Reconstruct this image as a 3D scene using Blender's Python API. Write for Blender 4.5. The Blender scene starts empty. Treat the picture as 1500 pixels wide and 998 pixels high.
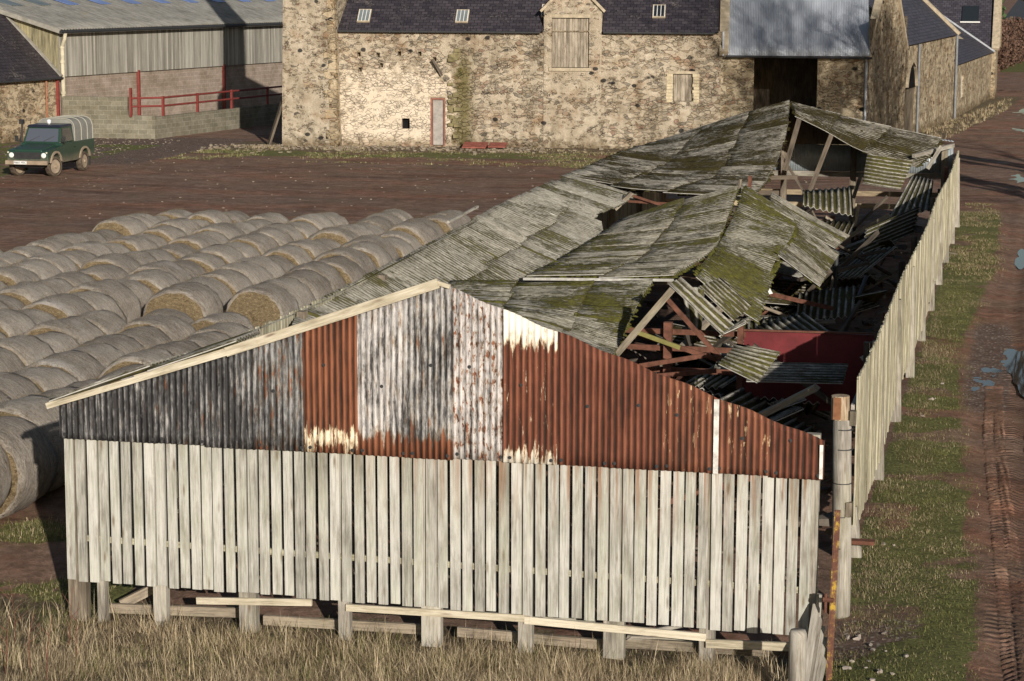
import bpy, bmesh, math, random
import numpy as np
from mathutils import Vector, Matrix

random.seed(7)
rng = np.random.default_rng(7)
PI = math.pi
sc = bpy.context.scene
COL = sc.collection

# ------------------------------------------------------------------ camera
CAMLOC = (11.5784, -25.605, 7.7954)
YAW, PITCH, ROLL, FPX = 0.2242, 0.1596, 0.0031, 3302.6
_f = Vector((-math.sin(YAW)*math.cos(PITCH), math.cos(YAW)*math.cos(PITCH), -math.sin(PITCH)))
_r = Vector((math.cos(YAW), math.sin(YAW), 0)); _u = _r.cross(_f)
_r2 = _r*math.cos(ROLL)+_u*math.sin(ROLL); _u2 = _u*math.cos(ROLL)-_r*math.sin(ROLL)
cd = bpy.data.cameras.new('camera'); cam = bpy.data.objects.new('camera', cd); COL.objects.link(cam)
m = Matrix((_r2, _u2, -_f)).transposed().to_4x4(); m.translation = CAMLOC
cam.matrix_world = m
cd.sensor_width = 36; cd.lens = FPX/1500*36; cd.clip_end = 3000; cd.clip_start = .1
sc.camera = cam
# ------------------------------------------------------------------ light
SUN_EL, SUN_AZ = math.radians(15.5), math.radians(29)      # azimuth measured right of -Y
SDIR = Vector((math.cos(SUN_EL)*math.sin(SUN_AZ), -math.cos(SUN_EL)*math.cos(SUN_AZ), math.sin(SUN_EL)))
w = bpy.data.worlds.new('World'); sc.world = w; w.use_nodes = True
nt = w.node_tree; bg = nt.nodes['Background']
sky = nt.nodes.new('ShaderNodeTexSky'); sky.sky_type = 'NISHITA'; sky.sun_disc = False
sky.sun_elevation = SUN_EL; sky.sun_rotation = math.atan2(SDIR.x, SDIR.y)
nt.links.new(sky.outputs[0], bg.inputs[0]); bg.inputs[1].default_value = 0.058
sl = bpy.data.lights.new('sun', 'SUN'); sl.energy = 4.6; sl.angle = math.radians(.55); sl.color = (1, .935, .84)
so = bpy.data.objects.new('sun', sl); COL.objects.link(so)
so.rotation_euler = SDIR.to_track_quat('Z', 'Y').to_euler()
sc.view_settings.view_transform = 'Standard'; sc.view_settings.look = 'None'
sc.view_settings.exposure = 0.08; sc.view_settings.gamma = 1; sc.view_settings.use_curve_mapping = False

# ------------------------------------------------------------------ node helpers
class G:
    def __init__(s, name, rough=.85, spec=.2, metal=0):
        s.m = bpy.data.materials.new(name); s.m.use_nodes = True
        s.nt = s.m.node_tree; s.b = s.nt.nodes['Principled BSDF']
        s.b.inputs['Roughness'].default_value = rough
        s.b.inputs['Specular IOR Level'].default_value = spec
        s.b.inputs['Metallic'].default_value = metal
    def node(s, t): return s.nt.nodes.new('ShaderNode'+t)
    def set(s, inp, v):
        if isinstance(v, bpy.types.NodeSocket): s.nt.links.new(v, inp)
        elif v is not None:
            if isinstance(v, (tuple, list)) and inp.type == 'RGBA' and len(v) == 3: v = (*v, 1)
            inp.default_value = v
    def uv(s):
        n = s.node('UVMap'); return n.outputs[0]
    def obj(s): return s.node('TexCoord').outputs['Object']
    def rnd(s): return s.node('ObjectInfo').outputs['Random']
    def attr(s, name):
        n = s.node('Attribute'); n.attribute_name = name; return n.outputs['Fac']
    def map(s, v, scale=(1, 1, 1), loc=(0, 0, 0), rot=(0, 0, 0)):
        n = s.node('Mapping'); s.set(n.inputs[0], v); n.inputs[1].default_value = loc
        n.inputs[2].default_value = rot; n.inputs[3].default_value = scale; return n.outputs[0]
    def noise(s, v, scale=1, detail=5, rough=.6, dist=0):
        n = s.node('TexNoise'); s.set(n.inputs['Vector'], v); n.inputs['Scale'].default_value = scale
        n.inputs['Detail'].default_value = detail; n.inputs['Roughness'].default_value = rough
        n.inputs['Distortion'].default_value = dist; return n.outputs['Fac']
    def noisec(s, v, scale=1, detail=3):
        n = s.node('TexNoise'); s.set(n.inputs['Vector'], v); n.inputs['Scale'].default_value = scale
        n.inputs['Detail'].default_value = detail; return n.outputs['Color']
    def vor(s, v, scale=1, feature='F1', out='Distance', rnd=1):
        n = s.node('TexVoronoi'); n.feature = feature; s.set(n.inputs['Vector'], v)
        n.inputs['Scale'].default_value = scale; n.inputs['Randomness'].default_value = rnd; return n.outputs[out]
    def ramp(s, f, *stops, interp='LINEAR'):
        n = s.node('ValToRGB'); s.set(n.inputs[0], f); e = n.color_ramp.elements; n.color_ramp.interpolation = interp
        while len(e) < len(stops): e.new(.5)
        for el, (p, c) in zip(e, stops):
            el.position = p
            el.color = (*c, 1) if isinstance(c, (tuple, list)) else (c, c, c, 1)
        return n.outputs[0]
    def mix(s, f, a, b, blend='MIX'):
        n = s.node('Mix'); n.data_type = 'RGBA'; n.blend_type = blend
        s.set(n.inputs[0], f); s.set(n.inputs[6], a); s.set(n.inputs[7], b); return n.outputs[2]
    def math(s, op, a, b=None, c=None, clamp=False):
        n = s.node('Math'); n.operation = op; n.use_clamp = clamp
        s.set(n.inputs[0], a)
        if b is not None: s.set(n.inputs[1], b)
        if c is not None: s.set(n.inputs[2], c)
        return n.outputs[0]
    def vadd(s, a, b):
        n = s.node('VectorMath'); s.set(n.inputs[0], a); s.set(n.inputs[1], b); return n.outputs[0]
    def vscale(s, a, k):
        n = s.node('VectorMath'); n.operation = 'SCALE'; s.set(n.inputs[0], a); n.inputs['Scale'].default_value = k; return n.outputs[0]
    def xyz(s, v):
        n = s.node('SeparateXYZ'); s.set(n.inputs[0], v); return n.outputs
    def comb(s, x=0, y=0, z=0):
        n = s.node('CombineXYZ'); s.set(n.inputs[0], x); s.set(n.inputs[1], y); s.set(n.inputs[2], z); return n.outputs[0]
    def bump(s, h, strength=.5, dist=.02, normal=None):
        n = s.node('Bump'); n.inputs['Strength'].default_value = strength; n.inputs['Distance'].default_value = dist
        s.set(n.inputs['Height'], h); s.set(n.inputs['Normal'], normal)
        s.set(s.b.inputs['Normal'], n.outputs[0]); return n.outputs[0]
    def col(s, c): s.set(s.b.inputs['Base Color'], c); return s
    def rough(s, r): s.set(s.b.inputs['Roughness'], r); return s

def simple(name, c, rough=.7, spec=.3, metal=0, var=.25, scale=6, bump=.2, bd=.01):
    g = G(name, rough, spec, metal); o = g.obj()
    n = g.noise(o, scale, 6, .65); lo = tuple(x*(1-var) for x in c); hi = tuple(min(1, x*(1+var)) for x in c)
    g.col(g.ramp(n, (.3, lo), (.7, hi)))
    if bump: g.bump(g.noise(o, scale*5, 4), bump, bd)
    return g.m

# ------------------------------------------------------------------ mesh helpers
def link(o, parent=None):
    COL.objects.link(o)
    if parent: o.parent = parent
    return o
def mesh_obj(name, verts, faces, mat, parent=None, uvs=None, attrs=None, smooth=False, matidx=None):
    me = bpy.data.meshes.new(name)
    me.from_pydata([tuple(v) for v in verts], [], [tuple(f) for f in faces])
    for mm in (mat if isinstance(mat, (list, tuple)) else [mat]): me.materials.append(mm)
    if uvs is not None:
        l = me.uv_layers.new(name='UVMap'); vi = np.empty(len(me.loops), np.int32); me.loops.foreach_get('vertex_index', vi)
        l.data.foreach_set('uv', np.asarray(uvs, np.float32)[vi].ravel())
    for k, a in (attrs or {}).items():
        at = me.attributes.new(k, 'FLOAT', 'POINT'); at.data.foreach_set('value', np.asarray(a, np.float32))
    if matidx is not None: me.polygons.foreach_set('material_index', np.asarray(matidx, np.int32))
    if smooth: me.polygons.foreach_set('use_smooth', np.ones(len(me.polygons), bool))
    me.update()
    return link(bpy.data.objects.new(name, me), parent)
def tag(o, label, cat, group=None, kind=None):
    if label: o['label'] = label
    if cat: o['category'] = cat
    if group: o['group'] = group
    if kind: o['kind'] = kind
    return o
def thing(name, label, cat, loc=(0, 0, 0), rz=0, group=None):
    o = link(bpy.data.objects.new(name, None)); o.location = loc; o.rotation_euler = (0, 0, rz); o.empty_display_size = .2
    return tag(o, label, cat, group)
class MB:
    """collects shapes into one mesh"""
    def __init__(s): s.v = []; s.f = []; s.uv = []; s.mi = []; s.rn = []
    def add(s, v, f, uv=None, mi=0, rn=None):
        k = len(s.v); s.v += [tuple(x) for x in v]; s.f += [tuple(i+k for i in q) for q in f]
        s.uv += list(uv) if uv is not None else [(x[0]+x[1], x[2]) for x in v]
        s.mi += [mi]*len(f); r = random.random() if rn is None else rn; s.rn += [r]*len(v)
    def hexa(s, p, mi=0, rn=None):  # 8 points bottom 4 ccw, top 4
        s.add(p, [(3, 2, 1, 0), (4, 5, 6, 7), (0, 1, 5, 4), (1, 2, 6, 5), (2, 3, 7, 6), (3, 0, 4, 7)], mi=mi, rn=rn)
    def box(s, x0, x1, y0, y1, z0, z1, mi=0, rn=None):
        s.hexa([(x0, y0, z0), (x1, y0, z0), (x1, y1, z0), (x0, y1, z0), (x0, y0, z1), (x1, y0, z1), (x1, y1, z1), (x0, y1, z1)], mi, rn)
    def beam(s, a, b, w=.1, h=.1, up=(0, 0, 1), mi=0, rn=None, jag=0):
        a = Vector(a); b = Vector(b); d = (b-a); L = d.length; d.normalize(); up = Vector(up)
        if abs(d.dot(up)) > .95: up = Vector((1, 0, 0))
        x = d.cross(up).normalized(); z = x.cross(d)
        P = []; UV = []
        for q, t in ((a, 0), (b, L)):
            for sx, sz in ((-1, -1), (1, -1), (1, 1), (-1, 1)):
                j = d*random.uniform(-jag, jag) if jag else Vector()
                P.append(q+x*sx*w/2+z*sz*h/2+j); UV.append((sx*w/2+sz*h/2, t))
        r = rn if rn is not None else random.random()
        s.add(P, [(0, 1, 2, 3), (7, 6, 5, 4), (0, 4, 5, 1), (1, 5, 6, 2), (2, 6, 7, 3), (3, 7, 4, 0)], UV, mi, r)
    def tube(s, pts, r, n=8, mi=0, cap=True, rn=None):
        pts = [Vector(p) for p in pts]; rs = r if isinstance(r, (list, tuple)) else [r]*len(pts)
        P = []; F = []; UV = []; L = 0
        for i, p in enumerate(pts):
            d = (pts[min(i+1, len(pts)-1)]-pts[max(i-1, 0)]).normalized()
            up = Vector((0, 0, 1)) if abs(d.z) < .9 else Vector((1, 0, 0))
            x = d.cross(up).normalized(); y = x.cross(d)
            if i: L += (p-pts[i-1]).length
            for k in range(n):
                a = 2*PI*k/n; P.append(p+x*rs[i]*math.cos(a)+y*rs[i]*math.sin(a)); UV.append((a*rs[i], L))
            if i:
                b = (i-1)*n
                for k in range(n): F.append((b+k, b+(k+1) % n, b+n+(k+1) % n, b+n+k))
        if cap: F.append(tuple(range(n-1, -1, -1))); F.append(tuple(range(len(P)-n, len(P))))
        s.add(P, F, UV, mi, rn)
    def prism(s, poly, axis, a, b, mi=0, rn=None):
        """extrude a 2D polygon along axis ('x','y','z') from a to b"""
        def mk(p, t): return {'x': (t, p[0], p[1]), 'y': (p[0], t, p[1]), 'z': (p[0], p[1], t)}[axis]
        n = len(poly); P = [mk(p, a) for p in poly]+[mk(p, b) for p in poly]
        F = [tuple(range(n)), tuple(range(2*n-1, n-1, -1))]+[(i, n+i, n+(i+1) % n, (i+1) % n) for i in range(n)]
        s.add(P, F, None, mi, rn)
    def build(s, name, mat, parent=None, smooth=False, bevel=0, subd=0):
        o = mesh_obj(name, s.v, s.f, mat, parent, s.uv, {'rnd': s.rn}, smooth, s.mi)
        bm = bmesh.new(); bm.from_mesh(o.data); bmesh.ops.recalc_face_normals(bm, faces=bm.faces); bm.to_mesh(o.data); bm.free()
        if bevel:
            b = o.modifiers.new('bevel', 'BEVEL'); b.width = bevel; b.segments = 2; b.limit_method = 'ANGLE'
        return o

# ------------------------------------------------------------------ materials
def m_wood(name, lo, hi, green=.0, rustdrip=0):
    g = G(name, .85, .15); uv = g.uv(); r = g.attr('rnd'); x, y, _ = g.xyz(uv)[:3]
    v = g.comb(g.math('MULTIPLY', x, 1), y, g.math('MULTIPLY', r, 31))
    grain = g.noise(g.map(v, (42, 2.2, 1)), 1, 6, .7, .4)
    blot = g.noise(g.map(v, (3, 1.1, 1)), 1, 4, .6)
    f = g.math('ADD', g.math('MULTIPLY', grain, .55), g.math('MULTIPLY', blot, .45))
    f = g.math('ADD', f, g.math('MULTIPLY', g.math('SUBTRACT', r, .5), .15))
    c = g.ramp(f, (.30, tuple(a*.42 for a in lo)), (.43, lo), (.57, hi), (.72, tuple(min(1, a*1.25) for a in hi)))
    kn = g.vor(g.map(v, (7, 1.5, 1)), 1)
    c = g.mix(g.ramp(kn, (.05, .8), (.16, 0)), c, (.15, .10, .065))
    c = g.mix(g.ramp(g.noise(g.map(v, (9, 1.6, 1)), 1, 5, .7), (.52, 0), (.68, .65)), c, (.56, .52, .47), 'MULTIPLY')
    crack = g.noise(g.map(v, (60, .8, 1)), 1, 2, .5)
    c = g.mix(g.ramp(crack, (.66, 0), (.74, .6)), c, tuple(a*.35 for a in lo))
    if green: c = g.mix(g.math('MULTIPLY', g.ramp(g.noise(g.map(v, (5, .8, 1)), 1, 5), (.45, 0), (.7, 1)), green), c, (.30, .31, .19))
    if rustdrip:
        ox_ = g.ramp(g.math('MULTIPLY', g.xyz(g.obj())[0], .1), (.30, .0), (.62, 1))
        dz = g.ramp(g.math('MULTIPLY', y, .5), (.62, 0), (1.03, 1))
        c = g.mix(g.math('MULTIPLY', g.math('MULTIPLY', dz, ox_), g.ramp(g.noise(g.map(v, (14, .5, 1)), 1, 3), (.48, 0), (.62, .75))), c, (.27, .12, .05))
    g.col(c); g.bump(g.math('SUBTRACT', grain, g.math('MULTIPLY', g.ramp(kn, (.02, 1), (.1, 0)), .4)), .5, .004); return g.m
M_BOARD = m_wood('weathered_board', (.335, .32, .28), (.54, .525, .475), .3, 1)
M_SIDE = m_wood('side_board', (.30, .27, .19), (.52, .48, .36), .3)
M_TIMBER = m_wood('old_timber', (.16, .13, .10), (.34, .28, .21), .2)
M_PALE = m_wood('pale_timber', (.46, .40, .29), (.64, .575, .45))
M_POST = m_wood('post_wood', (.24, .215, .18), (.44, .405, .35), .3)
M_HATCH = m_wood('hatch_wood', (.25, .21, .16), (.42, .36, .28))
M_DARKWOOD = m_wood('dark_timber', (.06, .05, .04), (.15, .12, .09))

PITCH_A = .146
def m_asb(name, base, moss, mosscol, mossdark, white=.5, valley=.22):
    """weathered corrugated fibre cement; uv = metres (down slope, across)"""
    g = G(name, .9, .12); uv = g.uv(); x, y, _ = g.xyz(uv)[:3]; r = g.attr('rnd')
    uvr = g.comb(x, y, g.math('MULTIPLY', r, 17))
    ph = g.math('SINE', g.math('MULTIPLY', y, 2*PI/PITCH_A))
    st = g.noise(g.map(uvr, (3.2, 12, 1)), 1, 7, .76)
    gr = g.noise(g.map(uvr, (14, 22, 1)), 1, 5, .7)
    big = g.noise(g.map(uvr, (.5, .5, .2)), 1, 4, .6)
    f = g.math('ADD', g.math('MULTIPLY', st, .6), g.math('MULTIPLY', gr, .4))
    f = g.math('ADD', f, g.math('MULTIPLY', g.math('SUBTRACT', r, .5), .12))
    c = g.ramp(f, (.30, tuple(a*.4 for a in base)), (.45, tuple(a*.82 for a in base)), (.6, base), (.75, tuple(min(.8, a*1.45) for a in base)))
    wl = g.noise(g.map(uvr, (3, 20, 1)), 1, 6, .75)
    c = g.mix(g.math('MULTIPLY', g.ramp(wl, (.60, 0), (.68, 1)), white), c, (.66, .64, .58))
    c = g.mix(g.math('MULTIPLY', g.ramp(g.math('ADD', g.math('MULTIPLY', ph, .25), g.noise(g.map(uvr, (4, 9, 1), (5, 3, 0)), 1, 6, .75)), (.68, 0), (.78, 1)), .55), c, (.54, .51, .44))  # corrugation crests whitened: glints of light put into the colour
    mm = g.noise(g.map(uvr, (5, 15, 1)), 1, 8, .82)
    mm = g.math('ADD', mm, g.math('MULTIPLY', ph, -valley*.85))
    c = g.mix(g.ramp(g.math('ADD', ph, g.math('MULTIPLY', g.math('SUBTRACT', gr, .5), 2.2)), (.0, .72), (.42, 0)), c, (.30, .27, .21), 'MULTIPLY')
    mm = g.math('ADD', mm, g.math('MULTIPLY', g.math('SUBTRACT', big, .5), 1.1))
    mk = g.ramp(g.math('ADD', mm, moss-.5), (.46, 0), (.58, 1))
    mc = g.mix(g.ramp(g.noise(g.map(uvr, (9, 16, 1)), 1, 5, .7), (.35, 0), (.65, 1)), mossdark, mosscol)
    c = g.mix(mk, c, mc)
    g.col(c)
    h = g.math('ADD', g.math('MULTIPLY', gr, .5), g.math('MULTIPLY', mk, g.math('ADD', gr, .6)))
    g.bump(h, .75, .03); return g.m
M_EDGE = simple('cement_edge', (.46, .44, .40), .9, .1, var=.3, scale=9)
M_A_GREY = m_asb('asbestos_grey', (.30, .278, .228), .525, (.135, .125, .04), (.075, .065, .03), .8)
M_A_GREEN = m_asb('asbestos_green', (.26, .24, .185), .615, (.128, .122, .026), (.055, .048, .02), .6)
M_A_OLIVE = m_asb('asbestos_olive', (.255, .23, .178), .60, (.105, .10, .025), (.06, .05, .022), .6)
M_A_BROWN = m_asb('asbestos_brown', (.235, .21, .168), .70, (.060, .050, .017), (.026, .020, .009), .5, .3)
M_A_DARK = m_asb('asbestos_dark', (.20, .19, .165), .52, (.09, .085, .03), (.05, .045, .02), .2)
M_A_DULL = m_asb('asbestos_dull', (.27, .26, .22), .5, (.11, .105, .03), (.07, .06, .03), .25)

def m_tin(name, dark=.5, rust=0., white=(.62, .59, .54), bands=(), spots=0, rustcol=(.26, .095, .048)):
    """painted / rusty corrugated iron; uv = metres. bands: (z0, z1, rustvalue) relative to z"""
    g = G(name, .62, .3); uv = g.uv(); x, y, _ = g.xyz(uv)[:3]
    ph = g.math('SINE', g.math('MULTIPLY', x, 2*PI/.0762))
    st = g.noise(g.map(uv, (30, 1.6, 1)), 1, 7, .78, .4)
    fl = g.noise(g.map(uv, (26, 7, 1)), 1, 6, .75)
    bl = g.noise(g.map(uv, (3.5, 1.1, 1)), 1, 4, .6)
    f = g.math('ADD', g.math('MULTIPLY', st, .45), g.math('MULTIPLY', fl, .3))
    f = g.math('ADD', f, g.math('MULTIPLY', bl, .25))
    f = g.math('ADD', f, g.math('MULTIPLY', ph, .035))
    f = g.math('ADD', f, .5-dark)
    c = g.ramp(f, (.40, (.018, .017, .018)), (.465, (.07, .068, .068)), (.525, tuple(a*.58 for a in white)), (.59, white), (.74, tuple(min(.85, a*1.3) for a in white)))
    tan = g.ramp(g.noise(g.map(uv, (12, 4, 1)), 1, 5, .7), (.55, 0), (.68, .7))
    c = g.mix(tan, c, (.42, .31, .19), 'MULTIPLY') if dark < .55 else c
    rn = g.noise(g.map(uv, (16, 2.2, 1), (3, 7, 0)), 1, 6, .72)
    rc = g.ramp(g.math('ADD', g.math('ADD', g.math('MULTIPLY', st, .4), g.math('MULTIPLY', bl, .35)), g.math('MULTIPLY', ph, .10)), (.25, (.03, .015, .010)), (.36, tuple(a*.5 for a in rustcol)), (.47, rustcol), (.64, (.33, .15, .08)))
    level = g.math('ADD', rn, rust)
    for z0, z1, amt in bands:
        e = .16
        b = g.math('MULTIPLY', g.ramp(g.math('MULTIPLY', g.math('ADD', y, -z0+.5), 1), (.5-e, 0), (.5+e, 1)), g.ramp(g.math('ADD', g.math('SUBTRACT', z1, y), .5), (.5-e, 0), (.5+e, 1)))
        jit = g.math('ADD', 1, g.math('MULTIPLY', g.math('SUBTRACT', g.math('ADD', g.math('MULTIPLY', fl, .5), g.math('MULTIPLY', st, .5)), .5), 2.6))
        level = g.math('ADD', level, g.math('MULTIPLY', g.math('MULTIPLY', b, jit), amt))
    if spots:
        level = g.math('ADD', level, g.math('MULTIPLY', g.ramp(g.noise(g.map(uv, (26, 9, 1), (1, 2, 0)), 1, 4, .7), (.5, 0), (.6, 1)), spots))
    rm = g.ramp(level, (.49, 0), (.55, 1))
    halo = g.ramp(level, (.40, 0), (.52, 1))
    c = g.mix(g.math('MULTIPLY', halo, .75), c, (.62, .46, .27), 'MULTIPLY')
    c = g.mix(rm, c, rc); g.col(c)
    g.rough(g.ramp(rm, (0, .55), (1, .85)))
    g.bump(g.math('ADD', fl, rm), .3, .002); return g.m

def m_stone(name, tint=(1, 1, 1), wash=None, dark=0.0, mossx=None, scale=1.0, plaster=.30):
    """random rubble; uv = metres along, height"""
    g = G(name, .92, .12); uv = g.uv(); s, z, _ = g.xyz(uv)[:3]
    warp = g.vscale(g.vadd(g.noisec(uv, 2.2, 3), (-.5, -.5, -.5)), .22)
    v = g.map(g.vadd(uv, warp), (3.9*scale, 7.6*scale, 1))
    ce = g.vor(v, 1, 'DISTANCE_TO_EDGE'); cc = g.vor(v, 1, 'F1', 'Color'); cr = g.xyz(cc)
    v2 = g.map(g.vadd(uv, warp), (6*scale, 9*scale, 1)); cc2 = g.xyz(g.vor(v2, 1, 'F1', 'Color')); ce2 = g.vor(v2, 1, 'DISTANCE_TO_EDGE')
    fine = g.noise(uv, 16, 7, .75); mid = g.noise(uv, 2.4, 6, .65); big = g.noise(uv, .42, 4, .6)
    st = g.ramp(cr[0], (0, (.37, .29, .20)), (.24, (.42, .35, .265)), (.42, (.34, .225, .17)), (.52, (.45, .39, .30)), (.70, (.30, .27, .235)), (.82, (.40, .26, .20)), (.90, (.25, .225, .20)), (.975, (.055, .055, .058)), interp='CONSTANT')
    st = g.mix(g.ramp(fine, (.32, .6), (.7, 0)), st, (.12, .10, .08), 'MULTIPLY')
    base = g.ramp(g.math('ADD', g.math('MULTIPLY', mid, .5), g.math('MULTIPLY', fine, .5)), (.30, (.22, .185, .14)), (.45, (.41, .36, .285)), (.58, (.55, .49, .405)), (.72, (.70, .645, .55)))
    vis = g.math('ADD', cr[1], g.math('MULTIPLY', g.math('SUBTRACT', g.noise(uv, .75, 5, .65), .5), 1.9))
    vis = g.math('ADD', vis, -plaster)
    sm = g.math('MULTIPLY', g.ramp(g.math('ADD', ce, g.math('MULTIPLY', g.math('SUBTRACT', fine, .5), .12)), (.03, 0), (.10, 1)), g.ramp(vis, (.10, 0), (.22, 1)))
    c = g.mix(g.math('MULTIPLY', sm, g.math('MULTIPLY_ADD', cr[2], .45, .40)), base, st)
    joint = g.math('MULTIPLY', g.ramp(g.math('ABSOLUTE', g.math('SUBTRACT', ce, .035)), (.0, 1), (.025, 0)), g.ramp(vis, (.16, 0), (.3, .5)))
    c = g.mix(joint, c, (.14, .11, .08))
    hole = g.math('MULTIPLY', g.ramp(ce2, (.03, 1), (.09, 0)), g.ramp(g.noise(uv, 1.7, 5, .7), (.55, 0), (.63, 1)))
    c = g.mix(g.math('MULTIPLY', hole, .8), c, (.05, .04, .03))
    wh = g.vor(g.map(g.vadd(uv, g.vscale(warp, .6)), (1.5, 2.1, 1)), 1); whc = g.xyz(g.vor(g.map(g.vadd(uv, g.vscale(warp, .6)), (1.5, 2.1, 1)), 1, 'F1', 'Color'))
    c = g.mix(g.math('MULTIPLY', g.ramp(wh, (.17, 1), (.22, 0)), g.ramp(whc[2], (.88, 0), (.89, .95))), c, (.04, .04, .042))
    c = g.mix(g.ramp(big, (.40, 0), (.66, .6)), c, (.60, .55, .50), 'MULTIPLY')
    c = g.mix(g.ramp(g.noise(uv, 1.1, 5, .6), (.54, 0), (.70, .6)), c, (.72, .50, .34), 'MULTIPLY')
    c = g.mix(g.ramp(g.noise(g.map(uv, (1.1, .3, 1)), 1, 6, .7), (.50, 0), (.68, .75)), c, (.42, .40, .37), 'MULTIPLY')
    if wash:
        s0, z0, ws, wz = wash
        d = g.math('ADD', g.math('POWER', g.math('ABSOLUTE', g.math('DIVIDE', g.math('SUBTRACT', s, s0), ws)), 2.5), g.math('POWER', g.math('ABSOLUTE', g.math('DIVIDE', g.math('SUBTRACT', z, z0), wz)), 2.5))
        wm = g.math('SUBTRACT', g.math('ADD', mid, g.math('MULTIPLY', g.noise(uv, 5, 6, .7), .9)), g.math('MULTIPLY', d, .36))
        wm = g.math('ADD', wm, g.math('MULTIPLY', g.math('SUBTRACT', g.noise(uv, 1.3, 6, .7), .5), 1.5))
        c = g.mix(g.math('MULTIPLY', g.ramp(wm, (.50, 0), (.80, 1)), .92), c, g.mix(g.math('ADD', g.math('MULTIPLY', fine, .5), g.math('MULTIPLY', g.noise(uv, 2.1, 4), .5)), (.50, .41, .31), (.88, .80, .69)))
        pk = g.math('SUBTRACT', g.noise(uv, 1.6, 5, .7), g.math('MULTIPLY', d, .12))
        c = g.mix(g.math('MULTIPLY', g.ramp(pk, (.46, 0), (.58, .65)), g.ramp(z, (.0, 1), (.26, 0))), c, (.42, .19, .13))
    if mossx:
        d = g.math('ABSOLUTE', g.math('SUBTRACT', s, g.math('ADD', mossx, g.math('MULTIPLY', g.math('SUBTRACT', mid, .5), 1.2))))
        mk = g.math('MULTIPLY', g.ramp(d, (.12, 1), (.62, 0)), g.ramp(g.math('MULTIPLY', z, .2), (.72, 1), (.95, 0)))
        c = g.mix(g.math('MULTIPLY', mk, .85), c, g.mix(fine, (.07, .06, .025), (.17, .15, .05)))
    # damp, dirty foot of the wall
    foot = g.ramp(g.math('ADD', g.math('MULTIPLY', z, .5), g.math('MULTIPLY', g.math('SUBTRACT', mid, .5), .8)), (.02, .7), (.28, 0))
    c = g.mix(foot, c, (.30, .25, .17), 'MULTIPLY')
    c = g.mix(1, c, tint, 'MULTIPLY'); g.col(c)
    h = g.math('ADD', sm, g.math('MULTIPLY', fine, 1.0))
    h = g.math('SUBTRACT', h, joint)
    h = g.math('SUBTRACT', h, g.math('MULTIPLY', hole, 1.2))
    g.bump(h, 1.0, .045); return g.m
M_STONE = m_stone('rubble_stone', (1.06, 1.02, .95), (4.9, 1.4, 3.0, 2.3), mossx=8.0)
M_STONE_TOWER = m_stone('tower_stone', (1.04, 1.0, .93), scale=1.3, plaster=.6)
M_STONE_SIDE = m_stone('gable_stone', (1.10, 1.04, .90), scale=1.1)
M_STONE_COT = m_stone('cottage_stone', (1.12, 1.02, .86))
M_DRESS = simple('dressed_stone', (.42, .35, .25), .9, .1, var=.3, scale=4, bump=.5)

def m_slate(name, a, b, lichen=.2):
    g = G(name, .6, .35); uv = g.uv()
    n = g.node('TexBrick'); g.set(n.inputs['Vector'], uv); n.inputs['Scale'].default_value = 1
    n.inputs['Brick Width'].default_value = .3; n.inputs['Row Height'].default_value = .2; n.inputs['Mortar Size'].default_value = .012
    n.inputs['Color1'].default_value = (*a, 1); n.inputs['Color2'].default_value = (*b, 1); n.inputs['Mortar'].default_value = (.012, .011, .012, 1)
    big = g.noise(uv, .7, 5, .65); fi = g.noise(uv, 9, 6, .7)
    c = g.mix(g.ramp(big, (.35, .0), (.7, .6)), n.outputs['Color'], (.5, .45, .5), 'MULTIPLY')
    c = g.mix(g.math('MULTIPLY', g.ramp(g.math('ADD', g.math('MULTIPLY', fi, .5), g.math('MULTIPLY', big, .5)), (.55, 0), (.63, 1)), lichen), c, (.26, .23, .20))
    g.col(c)
    y = g.math('FRACT', g.math('MULTIPLY', g.xyz(uv)[1], 5))
    g.bump(g.math('ADD', g.math('SUBTRACT', g.math('MULTIPLY', fi, .5), y), n.outputs['Fac']), .55, .015); return g.m
M_SLATE = m_slate('slate', (.075, .064, .074), (.032, .028, .036), .45)
M_SLATE2 = m_slate('slate_plain', (.085, .078, .096), (.045, .041, .052), .3)
M_SLATE3 = m_slate('slate_cottage', (.060, .050, .058), (.035, .03, .036), .6)

def m_block(name, a, b):
    g = G(name, .9, .1); uv = g.uv(); n = g.node('TexBrick'); g.set(n.inputs['Vector'], uv)
    n.inputs['Scale'].default_value = 1; n.inputs['Brick Width'].default_value = .45; n.inputs['Row Height'].default_value = .225
    n.inputs['Mortar Size'].default_value = .012; n.inputs['Color1'].default_value = (*a, 1); n.inputs['Color2'].default_value = (*b, 1)
    n.inputs['Mortar'].default_value = (*[x*1.25 for x in a], 1)
    f = g.noise(uv, 1.1, 6, .7); fi = g.noise(uv, 12, 5, .7)
    c = g.mix(g.ramp(f, (.38, .65), (.66, 0)), n.outputs['Color'], (.45, .42, .34), 'MULTIPLY')
    c = g.mix(g.ramp(fi, (.35, .35), (.6, 0)), c, (.5, .48, .42), 'MULTIPLY'); g.col(c)
    g.bump(g.math('ADD', fi, g.math('MULTIPLY', n.outputs['Fac'], -1)), .4, .012); return g.m
M_BLOCK = m_block('concrete_block', (.42, .34, .285), (.37, .30, .25))
M_BLOCKD = m_block('concrete_block_grey', (.30, .275, .215), (.22, .205, .16))
M_CONC = simple('concrete', (.30, .28, .24), .9, .15, var=.35, scale=2)

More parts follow.
